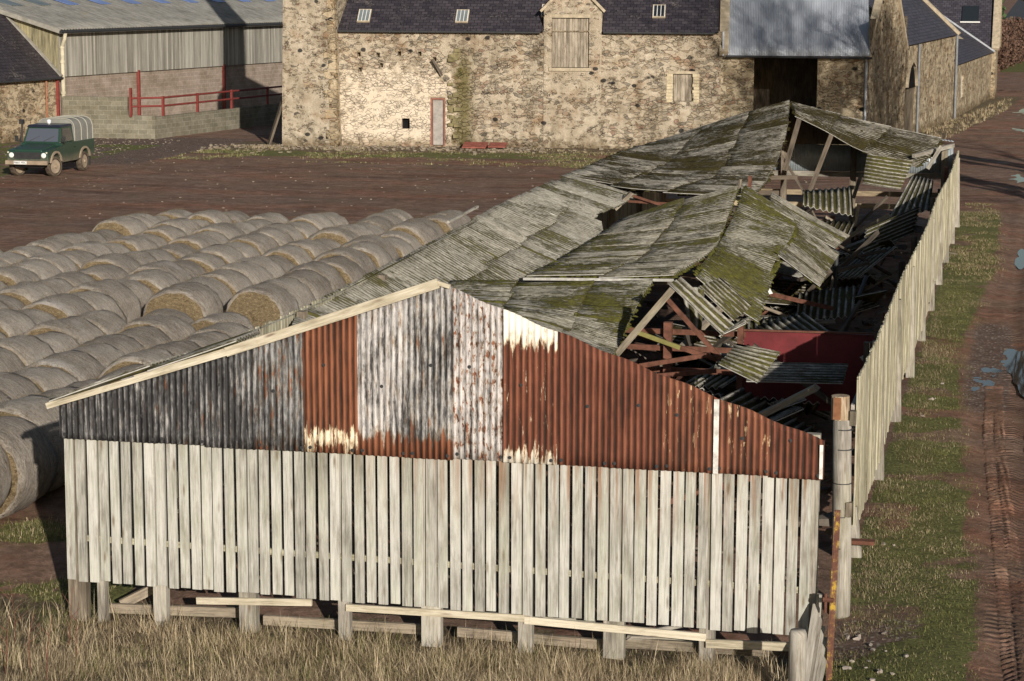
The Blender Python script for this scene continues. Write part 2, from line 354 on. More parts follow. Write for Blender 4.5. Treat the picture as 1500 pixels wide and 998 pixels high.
def m_clad():
    g = G('weathered_cladding', .88, .12); uv = g.uv(); x, y, _ = g.xyz(uv)[:3]
    bd = g.math('FLOOR', g.math('MULTIPLY', x, 6.2)); wn = g.node('TexWhiteNoise'); wn.noise_dimensions = '1D'; g.set(wn.inputs['W'], bd)
    fr = g.math('FRACT', g.math('MULTIPLY', x, 6.2))
    st = g.noise(g.map(uv, (9, .5, 1)), 1, 6, .7)
    f = g.math('ADD', g.math('MULTIPLY', st, .75), g.math('MULTIPLY', wn.outputs[0], .28))
    c = g.ramp(f, (.35, (.20, .185, .155)), (.55, (.36, .335, .285)), (.75, (.52, .49, .42)))
    c = g.mix(g.ramp(g.math('MULTIPLY', y, .4), (.05, .55), (.7, 0)), c, (.6, .62, .50), 'MULTIPLY')
    c = g.mix(g.ramp(fr, (.0, .9), (.10, 0)), c, (.03, .028, .024)); g.col(c)
    g.bump(g.ramp(fr, (.0, 0), (.1, 1)), .5, .02); return g.m
M_CLAD = m_clad()
def m_cladyellow():
    g = G('lichened_cladding', .9, .1); uv = g.uv(); x = g.xyz(uv)[0]
    fr = g.math('FRACT', g.math('MULTIPLY', x, 6)); st = g.noise(g.map(uv, (5, .5, 1)), 1, 6, .7)
    c = g.ramp(st, (.35, (.12, .105, .07)), (.52, (.27, .24, .15)), (.68, (.42, .36, .20)))
    c = g.mix(g.ramp(fr, (0, .8), (.12, 0)), c, (.03, .028, .02)); g.col(c); g.bump(st, .4, .02); return g.m
M_CLADY = m_cladyellow()
def m_metalroof():
    g = G('galvanised_roof', .45, .5, .25); uv = g.uv()
    n = g.noise(g.map(uv, (1.2, .35, 1)), 1, 5, .6); f = g.noise(g.map(uv, (9, 1, 1)), 1, 5, .7)
    sh = g.xyz(uv)[0]; wn = g.node('TexWhiteNoise'); wn.noise_dimensions = '1D'; g.set(wn.inputs['W'], g.math('FLOOR', g.math('MULTIPLY', sh, 1.3)))
    c = g.ramp(g.math('ADD', g.math('MULTIPLY', n, .5), g.math('ADD', g.math('MULTIPLY', f, .3), g.math('MULTIPLY', wn.outputs[0], .2))), (.3, (.30, .325, .37)), (.7, (.52, .55, .60)))
    g.col(c); return g.m
M_METAL = m_metalroof()
def m_shedroof():
    g = G('shed_fibre_cement', .9, .12); uv = g.uv(); x, y, _ = g.xyz(uv)[:3]
    n = g.noise(g.map(uv, (9, 1.3, 1)), 1, 6, .75); b = g.noise(uv, .5, 4)
    c = g.ramp(g.math('ADD', g.math('MULTIPLY', n, .7), g.math('MULTIPLY', b, .3)), (.36, (.13, .125, .11)), (.5, (.27, .26, .235)), (.68, (.42, .40, .36)))
    c = g.mix(g.ramp(g.noise(uv, 1.5, 6, .7), (.58, 0), (.70, .6)), c, (.30, .24, .11))
    g.col(c); g.bump(n, .4, .03); return g.m
M_SHEDROOF = m_shedroof()
M_RUST = simple('rusty_steel', (.15, .065, .042), .8, .25, .2, var=.45, scale=7)
M_REDSTEEL = simple('red_oxide_steel', (.20, .04, .032), .6, .3, var=.25, scale=4)
M_REDSHEET = simple('red_sheet', (.15, .022, .024), .55, .3, var=.3, scale=2.5)
M_WHITEPAINT = simple('white_paint', (.72, .71, .68), .6, .3, var=.1, scale=4, bump=0)
M_CREAM = simple('cream_pipe', (.56, .50, .36), .7, .25, var=.25, scale=3)
M_GREYPIPE = simple('grey_pipe', (.40, .42, .45), .5, .4, var=.2, scale=3, bump=0)
M_BLACK = simple('black_void_paint', (.012, .012, .012), .9, .05, var=.2, bump=0)
M_DARKIRON = simple('dark_iron', (.035, .035, .036), .6, .4, var=.2, bump=0)
def m_glass(name, c=(.02, .025, .03)):
    g = G(name, .08, .6); g.col(c); return g.m
M_GLASS = m_glass('dark_glass')
M_ROOFLIGHT = simple('blue_rooflight', (.19, .26, .52), .35, .5, var=.25, scale=1, bump=0)
M_WHITELIGHT = simple('white_rooflight', (.62, .63, .63), .4, .4, var=.06, scale=1, bump=0)
M_GREYLIGHT = simple('grey_rooflight', (.17, .20, .21), .5, .4, var=.2, scale=1, bump=0)
M_STONES = simple('field_stone', (.40, .34, .29), .9, .15, var=.45, scale=3, bump=.6)
M_WATER = G('puddle_water', .03, .5).col((.06, .045, .035)).m

# ------------------------------------------------------------------ ground
WALL_A = Vector((-21.97, 75.33, 0)); WALL_D = Vector((.9924, .1231, 0)); WALL_N = Vector((.1231, -.9924, 0))   # long steading wall
def vnoise(x, y, s, seed=0):
    r = np.random.default_rng(seed).random((64, 64)); X = x/s; Y = y/s
    xi = np.floor(X).astype(int); yi = np.floor(Y).astype(int); fx = X-xi; fy = Y-yi
    fx = fx*fx*(3-2*fx); fy = fy*fy*(3-2*fy); g = lambda a, b: r[a % 64, b % 64]
    return (g(xi, yi)*(1-fx)+g(xi+1, yi)*fx)*(1-fy)+(g(xi, yi+1)*(1-fx)+g(xi+1, yi+1)*fx)*fy
def fbm(x, y, s, seed=0, o=4):
    t = 0; a = .5
    for i in range(o): t = t+a*vnoise(x, y, s/2**i, seed+i); a *= .5
    return t/(1-.5**o)
def sstep(a, b, x):
    t = np.clip((x-a)/(b-a), 0, 1); return t*t*(3-2*t)
def verge_edge(Y): return np.interp(Y, [-5, 3, 8, 15, 22, 30, 38, 50, 60], [11.5, 11.35, 11.15, 10.75, 10.5, 10.75, 11.1, 11.0, 10.2])
def ground_z(X, Y):
    z = -.20*(1-sstep(.2, 3.0, Y))*(1-sstep(9.2, 10.6, X))-.06*(1-sstep(-1, 4, Y))
    z = z+(fbm(X, Y, 2.5, 3)-.5)*.10*sstep(-40, -5, -np.abs(X-60))*1.0
    z = z+(fbm(X, Y, .6, 9)-.5)*.035
    ve = verge_edge(Y); m_ = sstep(ve-.15, ve+.15, X)*(Y < 60)
    z = z-.05*m_+.015*m_*(fbm(X, Y, .25, 21)-.5)*3
    for c0, wd in ((11.55, .17), (13.2, .25)):            # wheel ruts of the track
        z = z-.045*np.exp(-((X-c0-.15*np.sin(Y*.15))/wd)**2)*(Y < 70)
    return z
def lin(a, b, n): return list(np.linspace(a, b, n, endpoint=False))
gx = np.array(lin(-900, -60, 16)+lin(-60, -8, 130)+lin(-8, 16, 200)+lin(16, 60, 60)+lin(60, 900, 16)+[900])
gy = np.array(lin(-500, -8, 14)+lin(-8, 30, 300)+lin(30, 140, 260)+lin(140, 320, 60)+lin(320, 2600, 24)+[2600])
GX, GY = np.meshgrid(gx, gy); gxf, gyf = GX.ravel(), GY.ravel(); gz = ground_z(gxf, gyf)
nxg = len(gx)
ii = np.arange((len(gy)-1)*(nxg-1)); rr = ii//(nxg-1); c0 = ii % (nxg-1); a0 = rr*nxg+c0
faces = np.stack([a0, a0+1, a0+nxg+1, a0+nxg], 1)
wd_ = (gxf-WALL_A.x)*WALL_N.x+(gyf-WALL_A.y)*WALL_N.y      # distance in front of the long wall
nz1 = fbm(gxf, gyf, 3, 31); nz2 = fbm(gxf, gyf, 1.1, 37)
grass = np.zeros_like(gxf); dry = np.zeros_like(gxf); gravel = np.zeros_like(gxf); road = np.zeros_like(gxf)
inx = (gxf > -25) & (gxf < 4)
grass = np.maximum(grass, sstep(3.0, 4.5, wd_+2*nz1-1)*(1-sstep(6.0, 8, wd_+3*nz1-1.5))*inx*(.35+.65*sstep(.42, .62, nz1))*1.0)
dry = np.maximum(dry, (1-sstep(3, 4.5, wd_))*(wd_ > -2)*(gxf > -25)*(gxf < 3)*.7)
grass = np.maximum(grass, sstep(-3.6, -2.8, gxf+nz2)*(gxf < .3)*(gyf < 5.2)*(gyf > -1)*sstep(.40, .6, nz2)*.95)
dry = np.maximum(dry, (gyf < .6+.5*nz2)*(gxf < 9.6)*.95)
ve = verge_edge(gyf)
vm = (gxf > 9.4)*(1-sstep(ve-.35, ve+.1, gxf+.5*nz2-.25))*(1-sstep(48, 58, gyf))
grass = np.maximum(grass, vm*sstep(.22, .52, nz2)*.85); dry = np.maximum(dry, vm*.5*sstep(.35, .65, 1-nz1))
rw = 4.4+(gyf-78.6)*.118-np.maximum(0, gyf-104)*.045
dry = np.maximum(dry, (gyf > 76)*(gyf < 130)*(gxf > rw-1)*(1-sstep(1.8, 3.2, gxf-rw+nz1)))
grass = np.maximum(grass, (gyf > 170)*(gxf > 8.0)*(gyf < 215)*.9)
grass = np.maximum(grass, sstep(.55, .66, fbm(gxf, gyf, 2.2, 51))*(gxf < -8)*(gxf > -27)*(gyf > 24)*(gyf < 46)*.4)
grass = np.maximum(grass, (gxf < -27.8)*(gyf < 74)*(gyf > 50)*sstep(.4, .6, nz2)*.8)
gravel = np.maximum(gravel, (gxf < -25)*(gyf > 63)*(gyf < 79)*.8*sstep(-35, -30, -np.abs(gxf+30)-2))
gravel = np.maximum(gravel, sstep(10.2, 10.7, gxf)*(1-sstep(11.3, 11.8, gxf))*sstep(13, 17, gyf)*(1-sstep(26, 30, gyf))*.62)
gravel = np.maximum(gravel, (gxf > 9.4)*(gxf < 10.7)*(gyf < 1.8)*(gyf > -3)*.6)
road = ((gyf > 225)*(gxf > 6)).astype(float)
straw = ((gxf < -1.5)*(gxf > -15)*(gyf > 2.5)*(gyf < 37)).astype(float)*.6
def m_ground():
    g = G('farmyard_earth', .9, .25); o = g.obj(); x, y, _ = g.xyz(o)[:3]
    big = g.noise(o, .16, 4, .6); mid = g.noise(o, 1.1, 7, .68); fine = g.noise(o, 9, 7, .75); grit = g.noise(o, 42, 4, .7)
    mud = g.ramp(g.math('ADD', g.math('MULTIPLY', mid, .5), g.math('MULTIPLY', fine, .5)), (.33, (.135, .088, .064)), (.5, (.31, .195, .142)), (.68, (.48, .33, .255)))
    dx_ = g.math('SUBTRACT', x, -12); dy_ = g.math('SUBTRACT', y, 92); rad_ = g.math('SQRT', g.math('ADD', g.math('MULTIPLY', dx_, dx_), g.math('MULTIPLY', dy_, dy_)))
    arc_ = g.noise(g.comb(g.math('MULTIPLY', rad_, 1.7), g.math('MULTIPLY', x, .06), 0), 1, 4, .7)
    mud = g.mix(g.math('MULTIPLY', g.ramp(arc_, (.50, 0), (.57, .7)), g.ramp(g.noise(o, .25, 3), (.42, 0), (.6, 1))), mud, (.50, .44, .42), 'MULTIPLY')
    mud = g.mix(g.ramp(big, (.35, 0), (.65, .75)), mud, (.80, .74, .68), 'MULTIPLY')
    mud = g.mix(g.ramp(g.noise(g.map(o, (.16, .34, 1), (0, 0, 0), (0, 0, .15)), 1, 6, .7), (.46, 0), (.6, .7)), mud, (1.18, .86, .72), 'MULTIPLY')
    mud = g.mix(g.ramp(g.noise(g.map(o, (.25, .36, 1), (7, 3, 0), (0, 0, -.2)), 1, 7, .75), (.5, 0), (.66, .75)), mud, (.55, .52, .52), 'MULTIPLY')
    mud = g.mix(g.ramp(g.noise(o, .35, 5), (.45, 0), (.65, .5)), mud, (.24, .17, .115))
    sp = g.vor(o, 5.5); c = g.mix(g.math('MULTIPLY', g.ramp(sp, (.045, 1), (.10, 0)), g.ramp(mid, (.5, 0), (.58, 1))), mud, (.42, .36, .31))
    tr = g.noise(g.map(o, (.05, 1.3, 1), (0, 0, 0), (0, 0, .12)), 1, 4, .7)      # lines left by wheels across the yard
    c = g.mix(g.math('MULTIPLY', g.ramp(tr, (.5, 0), (.62, .12)), 1.0), c, (.6, .52, .5), 'MULTIPLY')
    gv = g.attr('gravel'); pv = g.vor(o, 14); pc = g.xyz(g.vor(o, 14, 'F1', 'Color'))
    gc = g.mix(g.ramp(pv, (.25, 0), (.5, 1)), g.ramp(pc[0], (0, (.17, .125, .10)), (.6, (.33, .265, .22)), (1, (.56, .50, .44))), (.15, .10, .08))
    c = g.mix(g.ramp(g.math('ADD', gv, g.math('SUBTRACT', fine, .5)), (.45, 0), (.6, .9)), c, gc)
    dr = g.attr('dry'); dn = g.noise(g.map(o, (12, 5, 5)), 1, 6, .75)
    dc = g.ramp(dn, (.35, (.075, .055, .035)), (.55, (.21, .16, .095)), (.72, (.40, .32, .20)))
    c = g.mix(g.ramp(g.math('ADD', dr, g.math('MULTIPLY', g.math('SUBTRACT', fine, .5), 1.2)), (.42, 0), (.62, 1)), c, dc)
    gs = g.attr('grass'); gcx = g.ramp(g.noise(o, 20, 5, .75), (.35, (.075, .065, .033)), (.5, (.165, .17, .05)), (.7, (.30, .30, .11)))
    c = g.mix(g.ramp(g.math('ADD', gs, g.math('MULTIPLY', g.math('SUBTRACT', fine, .5), 1.3)), (.42, 0), (.6, 1)), c, gcx)
    sw = g.attr('straw'); c = g.mix(g.math('MULTIPLY', sw, g.ramp(dn, (.5, 0), (.6, 1))), c, (.32, .23, .11))
    c = g.mix(g.ramp(g.noise(o, 3.2, 6, .75), (.42, .55), (.56, 0)), c, (.50, .47, .44), 'MULTIPLY')
    c = g.mix(g.attr('road'), c, (.075, .078, .085)); g.col(c)
    wet = g.ramp(g.noise(o, .55, 4), (.5, 0), (.66, 1)); g.rough(g.ramp(wet, (0, .95), (1, .62)))
    # tractor tread pressed in the track: chevron lugs
    vx = g.math('ABSOLUTE', g.math('SUBTRACT', x, 11.55))
    lug = g.math('SINE', g.math('MULTIPLY', g.math('ADD', y, g.math('MULTIPLY', vx, .9)), 34))
    lm = g.math('MULTIPLY', g.ramp(vx, (.2, 1), (.3, 0)), g.ramp(g.noise(o, .8, 3), (.42, 0), (.55, 1)))
    h = g.math('ADD', g.math('ADD', g.math('MULTIPLY', mid, .8), fine), g.math('ADD', g.math('MULTIPLY', grit, .35), g.math('MULTIPLY', g.math('MULTIPLY', lug, lm), .35)))
    g.bump(h, 1.0, .07); return g.m
go = mesh_obj('ground', np.stack([gxf, gyf, gz], 1), faces, m_ground(), None, None,
              dict(grass=grass, dry=dry, gravel=gravel, road=road, straw=straw), True)
tag(go, 'red brown muddy farmyard ground and track', 'ground', kind='structure')

ty = np.arange(-4, 19, .03); tu = np.linspace(-.27, .27, 19); TY, TU = np.meshgrid(ty, tu, indexing='ij')
TX = np.interp(TY, [-4, 0, 8, 13, 19], [11.95, 11.72, 11.42, 11.22, 11.12])+TU
tl = (np.abs(TU)*.9+TY)/.17+np.where(TU > 0, .5, 0); tl = tl-np.floor(tl); lug_ = sstep(.0, .3, tl)*(1-sstep(.45, .8, tl))*(np.abs(TU) > .02)*(1-sstep(.22, .26, np.abs(TU)))
fade = (1-sstep(14, 18.5, TY))*sstep(.36, .62, fbm(TX.ravel(), TY.ravel(), 1.1, 401).reshape(TX.shape)+.10)
TZ = ground_z(TX.ravel(), TY.ravel()).reshape(TX.shape)+.006+.032*(lug_-.3)*fade*(.4+fbm(TX.ravel(), TY.ravel(), .5, 405).reshape(TX.shape))*(np.abs(TU) < .25)-.11*sstep(.16, .27, np.abs(TU))
TZ = TZ+(fbm(TX.ravel(), TY.ravel(), .12, 403).reshape(TX.shape)-.5)*.018
nu_ = len(tu); ii = np.arange((len(ty)-1)*(nu_-1)); r0 = ii//(nu_-1)*nu_+ii % (nu_-1)
to = mesh_obj('tyre_track', np.stack([TX.ravel(), TY.ravel(), TZ.ravel()], 1), np.stack([r0, r0+1, r0+nu_+1, r0+nu_], 1), go.data.materials[0], None, None, None, True); to['kind'] = 'structure'
def puddle(cx, cy, rx, ry, seed, rz=0):
    r = np.random.default_rng(seed); n = 40; P = [(cx, cy)]
    ph = r.random(4)*6.28
    for k in range(n):
        a = 2*PI*k/n; q = 1+.22*math.sin(2*a+ph[0])+.16*math.sin(3*a+ph[1])+.1*math.sin(5*a+ph[2])+.06*math.sin(9*a+ph[3])
        u, v = 1.35*rx*q*math.cos(a), 1.35*ry*q*math.sin(a); P.append((cx+u*math.cos(rz)-v*math.sin(rz), cy+u*math.sin(rz)+v*math.cos(rz)))
    P = np.array(P); z = float(np.percentile(ground_z(P[:, 0], P[:, 1]), 52))
    o = mesh_obj('puddle', [(x, y, z) for x, y in P], [(0, 1+k, 1+(k+1) % n) for k in range(n)], M_WATER)
    o['kind'] = 'structure'
puddle(11.75, 20.6, .32, 2.2, 1); puddle(10.85, 18.9, .16, .6, 2); puddle(11.05, 20.4, .12, .45, 12)
puddle(10.6, 139, .9, 1.6, 3); puddle(11.3, 112, .5, 2.2, 4); puddle(11.2, 66, .3, 1.4, 6); puddle(11.4, 96, .4, 1.5, 8); puddle(11.6, 40, .2, 1.4, 9)
puddle(11.9, 14.5, .12, 1.2, 10)

# ------------------------------------------------------------------ corrugated slabs
def catmull(P, t):
    n = len(P); 
    if n == 1: return P[0]
    x = min(max(t, 0), 1)*(n-1); i = min(int(x), n-2); f = x-i
    if n == 2: return P[0]*(1-f)+P[1]*f
    p0, p1, p2, p3 = P[max(i-1, 0)], P[i], P[i+1], P[min(i+2, n-1)]
    return .5*((2*p1)+(-p0+p2)*f+(2*p0-5*p1+4*p2-p3)*f*f+(-p0+3*p1-3*p2+p3)*f**3)
def slab(name, rows, mat, parent=None, sheet_w=1.0, sheet_l=1.5, amp=.029, jit=.032, jag=.09, miss=0, thick=.014, seed=1, pitch=PITCH_A, edge=None, moss=None):
    """rows: list (across, i.e. along the ridge) of lists (down the slope) of 3D control points"""
    r = np.random.default_rng(seed)
    rows = [[np.array(p, float) for p in q] for q in rows]
    def S(v, u):
        return catmull([catmull(q, u) for q in rows], v)
    W = sum(np.linalg.norm(S((k+1)/16, .5)-S(k/16, .5)) for k in range(16))
    L = max(sum(np.linalg.norm(S(v, (k+1)/8)-S(v, k/8)) for k in range(8)) for v in (0, .5, 1))
    nW = max(1, round(W/sheet_w)); nL = max(1, round(L/sheet_l))
    V = []; F = []; UV = []; RN = []; MI = []
    for iw in range(nW):
        dj = r.uniform(-1, 1)*jag
        for il in range(nL):
            if r.random() < miss: continue
            rn = r.random(); v0, v1 = iw/nW, (iw+1)/nW+(.06/W)
            ua, ub = il/nL, (il+1)/nL
            if il < nL-1: ub += .11/L
            ea = (r.uniform(-jag, jag)*.3+dj)/L if il else (r.uniform(-jag, jag)+dj)/L
            eb = (r.uniform(-jag, jag)*.3+dj)/L if il < nL-1 else (r.uniform(-jag, jag)+dj)/L
            tilt = r.uniform(-jit, jit)*(2.2 if r.random() < .12 else 1); lift0 = -.004; lift1 = .022+abs(r.normal(0, jit*.5))
            ns = max(6, int(round((v1-v0)*W/pitch*6))); nu = max(2, int(math.ceil((ub-ua)*L/.45)))
            rag = r.uniform(-1, 1, ns+1)*.012
            base = len(V); N = (ns+1)*(nu+1)
            top = []; bot = []
            for a in range(nu+1):
                fu = a/nu
                for b in range(ns+1):
                    fv = b/ns; v = v0+(v1-v0)*fv
                    u = (ua+ea)*(1-fu)+(ub+eb)*fu+(rag[b]/L if a in (0, nu) else 0)
                    p = S(v, u); e = 1e-3
                    vv = min(max(v, e), 1-e); uu = min(max(u, e), 1-e)
                    if b % 3 == 0 or b == ns:
                        dn = np.cross(S(vv, uu+e)-S(vv, uu-e), S(vv+e, uu)-S(vv-e, uu)); dn = dn/(np.linalg.norm(dn)+1e-12)
                        if dn[2] < 0: dn = -dn
                    off = amp*math.sin(2*PI*v*W/pitch)+lift0*(1-fu)+lift1*fu+tilt*(fv-.5)+.012*(iw % 2)
                    q = p+dn*off; top.append(q); bot.append(q-dn*thick)
                    UV.append((u*L, v*W))
            UV += UV[-N:]
            V += top+bot; RN += [rn]*(2*N); s1 = ns+1
            for a in range(nu):
                for b in range(ns):
                    i = base+a*s1+b
                    F.append((i, i+1, i+s1+1, i+s1)); MI.append(0)
                    F.append((i+N+s1, i+N+s1+1, i+N+1, i+N)); MI.append(0)
            for b in range(ns):
                i = base+b; F.append((i+N, i+N+1, i+1, i)); MI.append(int(il == 0))
                i = base+nu*s1+b; F.append((i, i+1, i+N+1, i+N)); MI.append(int(il == nL-1))
            for a in range(nu):
                i = base+a*s1; F.append((i, i+s1, i+s1+N, i+N)); MI.append(int(iw == 0))
                i = base+a*s1+ns; F.append((i+N, i+s1+N, i+s1, i)); MI.append(int(iw == nW-1))
    SM = np.zeros(len(F), bool)
    for i_, f_ in enumerate(F): SM[i_] = f_[1]-f_[0] == 1 and f_[3]-f_[2] == -1 and abs(f_[2]-f_[1]) < 4000
    # face winding: make top faces point up
    o = mesh_obj(name, V, F, [mat, edge or M_EDGE], parent, UV, dict(rnd=RN), False, MI)
    bm = bmesh.new(); bm.from_mesh(o.data); bmesh.ops.recalc_face_normals(bm, faces=bm.faces); bm.to_mesh(o.data); bm.free()
    o.data.polygons.foreach_set('use_smooth', SM); 
    if moss:
        cnt, mmat, size = moss
        mb_v = []; mb_f = []
        base = [(math.cos(k*PI/3), math.sin(k*PI/3), 0) for k in range(6)]
        for _ in range(cnt):
            v, u = r.random(), r.random(); v = (round(v*W/pitch-.25)+.25+.5+r.normal(0, .12))*pitch/W   # in the valleys
            if not 0 < v < 1: continue
            p = S(v, u); e = 1e-3; dU = S(v, min(u+e, 1))-S(v, max(u-e, 0)); dU /= np.linalg.norm(dU)+1e-9
            dV = S(min(v+e, 1), u)-S(max(v-e, 0), u); dV /= np.linalg.norm(dV)+1e-9
            dn = np.cross(dU, dV); dn = -dn if dn[2] < 0 else dn
            p = p+dn*(amp*math.sin(2*PI*v*W/pitch)+.004)
            a, b_, h = size*r.uniform(.6, 2.6), size*r.uniform(.5, 1.0), size*r.uniform(.4, .9); k = len(mb_v)
            ro = r.random()*1.0
            for (x, y, _) in base: mb_v.append(p+dU*a*(x*math.cos(ro)-y*math.sin(ro)*.4)+dV*b_*(y+r.uniform(-.3, .3))-dn*.01)
            for (x, y, _) in base: mb_v.append(p+dU*a*.6*(x+r.uniform(-.2, .2))+dV*b_*.6*y+dn*h*r.uniform(.6, 1))
            mb_f += [(k+i, k+(i+1) % 6, k+6+(i+1) % 6, k+6+i) for i in range(6)]+[tuple(k+6+i for i in range(6))]
        mo = mesh_obj('moss', mb_v, mb_f, mmat, o, None, None, True); mo['kind'] = 'stuff'
    return o
def m_moss(name, a, b):
    g = G(name, 1, .05); o = g.obj(); n = g.noise(o, 7, 6, .7); g.col(g.ramp(n, (.35, a), (.65, b))); g.bump(g.noise(o, 60, 4), .8, .02); return g.m
M_MOSSG = m_moss('moss_green', (.05, .046, .016), (.13, .126, .028)); M_MOSSB = m_moss('moss_brown', (.026, .02, .009), (.07, .06, .02))

# ------------------------------------------------------------------ THE BARN
barn = thing('collapsed_barn', 'long collapsed timber barn with rusty corrugated gable and sagging mossy roof', 'barn')
def gable_top(x): return 2.60+(4.24-2.60)*x/4.83 if x < 4.83 else 4.24-(4.24-2.55)*(x-4.83)/(9.42-4.83)
def board_bottom(x): return .30-.10*x/9.4
# board cladding
mb = MB(); n = 62; pit = 9.32/n
for k in range(n):
    x0 = .02+k*pit+random.uniform(-.004, .004); wd = pit-.029+random.uniform(-.008, .006); zb = board_bottom(x0)+random.uniform(-.015, .015)
    lean = random.uniform(-.008, .008); y = random.uniform(-.006, .006); r = random.random()
    P = [(x0+lean, y, zb), (x0+wd+lean, y, zb), (x0+wd+lean, y+.022, zb), (x0+lean, y+.022, zb), (x0, y, 2.2), (x0+wd, y, 2.2), (x0+wd, y+.022, 2.2), (x0, y+.022, 2.2)]
    mb.add(P, [(3, 2, 1, 0), (4, 5, 6, 7), (0, 1, 5, 4), (1, 2, 6, 5), (2, 3, 7, 6), (3, 0, 4, 7)], [(p[0]-x0+p[1], p[2]) for p in P], 0, r)
mb.build('board_cladding', M_BOARD, barn)
# corrugated iron sheets on the gable
SH = [('black', .645, 0), ('black', .70, 0), ('dark', .60, 0), ('dark', .605, 0), ('grey', .56, 0), ('rust_low', .2, 1), ('white_base', .46, 0), ('grey_base', .535, 0),
      ('spots', .42, 0), ('rust_top', .2, 1), ('rust', .5, 1), ('rust', .5, 1), ('rust', .5, 1), ('rust', .5, 1), ('rust', .5, 1)]
T = dict(
    black=m_tin('tin_black', .57, -.15, (.50, .48, .46)), dark=m_tin('tin_dark', .56, -.12, (.42, .41, .40)), grey=m_tin('tin_grey', .505, -.06, (.36, .36, .36)),
    rust_low=m_tin('tin_rust_low', .3, .28, (.64, .57, .45), [(1.7, 2.42, -.40), (1.9, 2.20, .25)]),
    white_base=m_tin('tin_white_rusty_foot', .47, -.12, (.56, .53, .51), [(1.7, 2.27, .42)]),
    grey_base=m_tin('tin_grey_rusty_foot', .50, -.10, (.50, .48, .46), [(1.7, 2.27, .42)]),
    spots=m_tin('tin_white_spotted', .45, -.13, (.56, .52, .50), (), .19),
    rust_top=m_tin('tin_rust_top', .3, .15, (.66, .61, .53), [(3.58, 5.5, -.36), (1.7, 2.20, -.36)], 0, (.215, .072, .04)),
    rust=m_tin('tin_rust', .3, .34, (.52, .40, .28), (), 0, (.195, .066, .038)),
    rustpale=m_tin('tin_rust_worn', .3, .13, (.55, .43, .30), (), .1, (.225, .082, .045)))
TL = dict(black='black weathered corrugated sheet with white streaks', dark='dark grey streaked corrugated sheet', grey='grey corrugated sheet with faded paint',
          rust_low='rust red sheet with cream unpainted foot', white_base='whitish sheet with rusty lower edge', grey_base='grey streaked sheet with rusty lower edge',
          spots='whitish sheet with small rust spots', rust_top='rusty sheet with white upper end', rust='dark rust red corrugated sheet', rustpale='worn rust red sheet with pale patches')
xs_px = [-.02, .63, 1.26, 1.90, 2.53, 3.18, 3.83, 4.46, 5.01, 5.66, 6.28, 6.92, 7.54, 8.16, 8.82, 9.42]
for k in range(15):
    x0, x1 = xs_px[k], xs_px[k+1]; kind = SH[k][0]
    if k in (13, 12): kind = 'rustpale'
    zb = 2.115+random.uniform(-.012, .012)-.005*k/3; yo = -.022-.010*(k % 2)-(.008 if k in (0, 5, 9) else 0)
    ov = .035; N = int((x1-x0+ov)/.0762*8); V = []; UV = []; F = []; nz = 8
    for j in range(nz+1):
        for i in range(N+1):
            x = x0-ov*.5+(x1-x0+ov)*i/N; x = max(x, -.03)
            zt = gable_top(min(max(x, 0), 9.42))-(.05 if x < 4.83 else .0)+ (0.012*math.sin(x*9) if x > 4.83 else 0)
            z = zb+(zt-zb)*j/nz; V.append((x, yo-.010*math.sin(2*PI*x/.0762)+.006*math.sin(3*z+x*2), z)); UV.append((x, z))
    for j in range(nz):
        for i in range(N): a = j*(N+1)+i; F.append((a, a+1, a+N+2, a+N+1))
    s_ = mesh_obj('corrugated_sheet', V, F, T[kind], barn, UV, None, True); s_['label'] = TL[kind]
    md = s_.modifiers.new('thick', 'SOLIDIFY'); md.thickness = .0025
    for bx, bz in ((x0+.03+.0381, zb+.06), (x1-.05, zb+.05), ((x0+x1)/2+random.uniform(-.15, .15), (zb+gable_top((x0+x1)/2))/2+random.uniform(-.1, .25))):
        if bz > gable_top(min(max(bx, 0), 9.4))-.12: continue
        b = MB(); b.tube([(bx, yo-.010, bz), (bx, yo-.016, bz)], .022, 10); b.tube([(bx, yo-.016, bz), (bx, yo-.03, bz)], .010, 6); b.build('bolt', M_DARKIRON, s_)
# pale strip edges
mb = MB(); mb.box(9.385, 9.425, -.050, -.040, 2.10, 2.50); mb.box(8.155, 8.215, -.0515, -.0455, 2.10, 2.98); mb.build('edge_strip', simple('white_flaked_paint', (.66, .63, .58), .7, .2, var=.35, scale=12), barn)
# barge boards
mb = MB(); mb.beam((2.2, -.075, 3.30), (4.86, -.075, 4.23), .04, .115); mb.build('barge_board', M_PALE, barn)
mb = MB(); mb.beam((-.16, -.09, 2.53), (2.62, -.09, 3.43), .03, .075); mb.beam((1.0, -.055, 2.93), (2.75, -.055, 3.50), .02, .06); mb.build('barge_board', M_PALE, barn)
mb = MB(); mb.beam((4.80, -.05, 4.245), (5.0, -.05, 4.19), .05, .05); mb.build('ridge_end', M_PALE, barn)
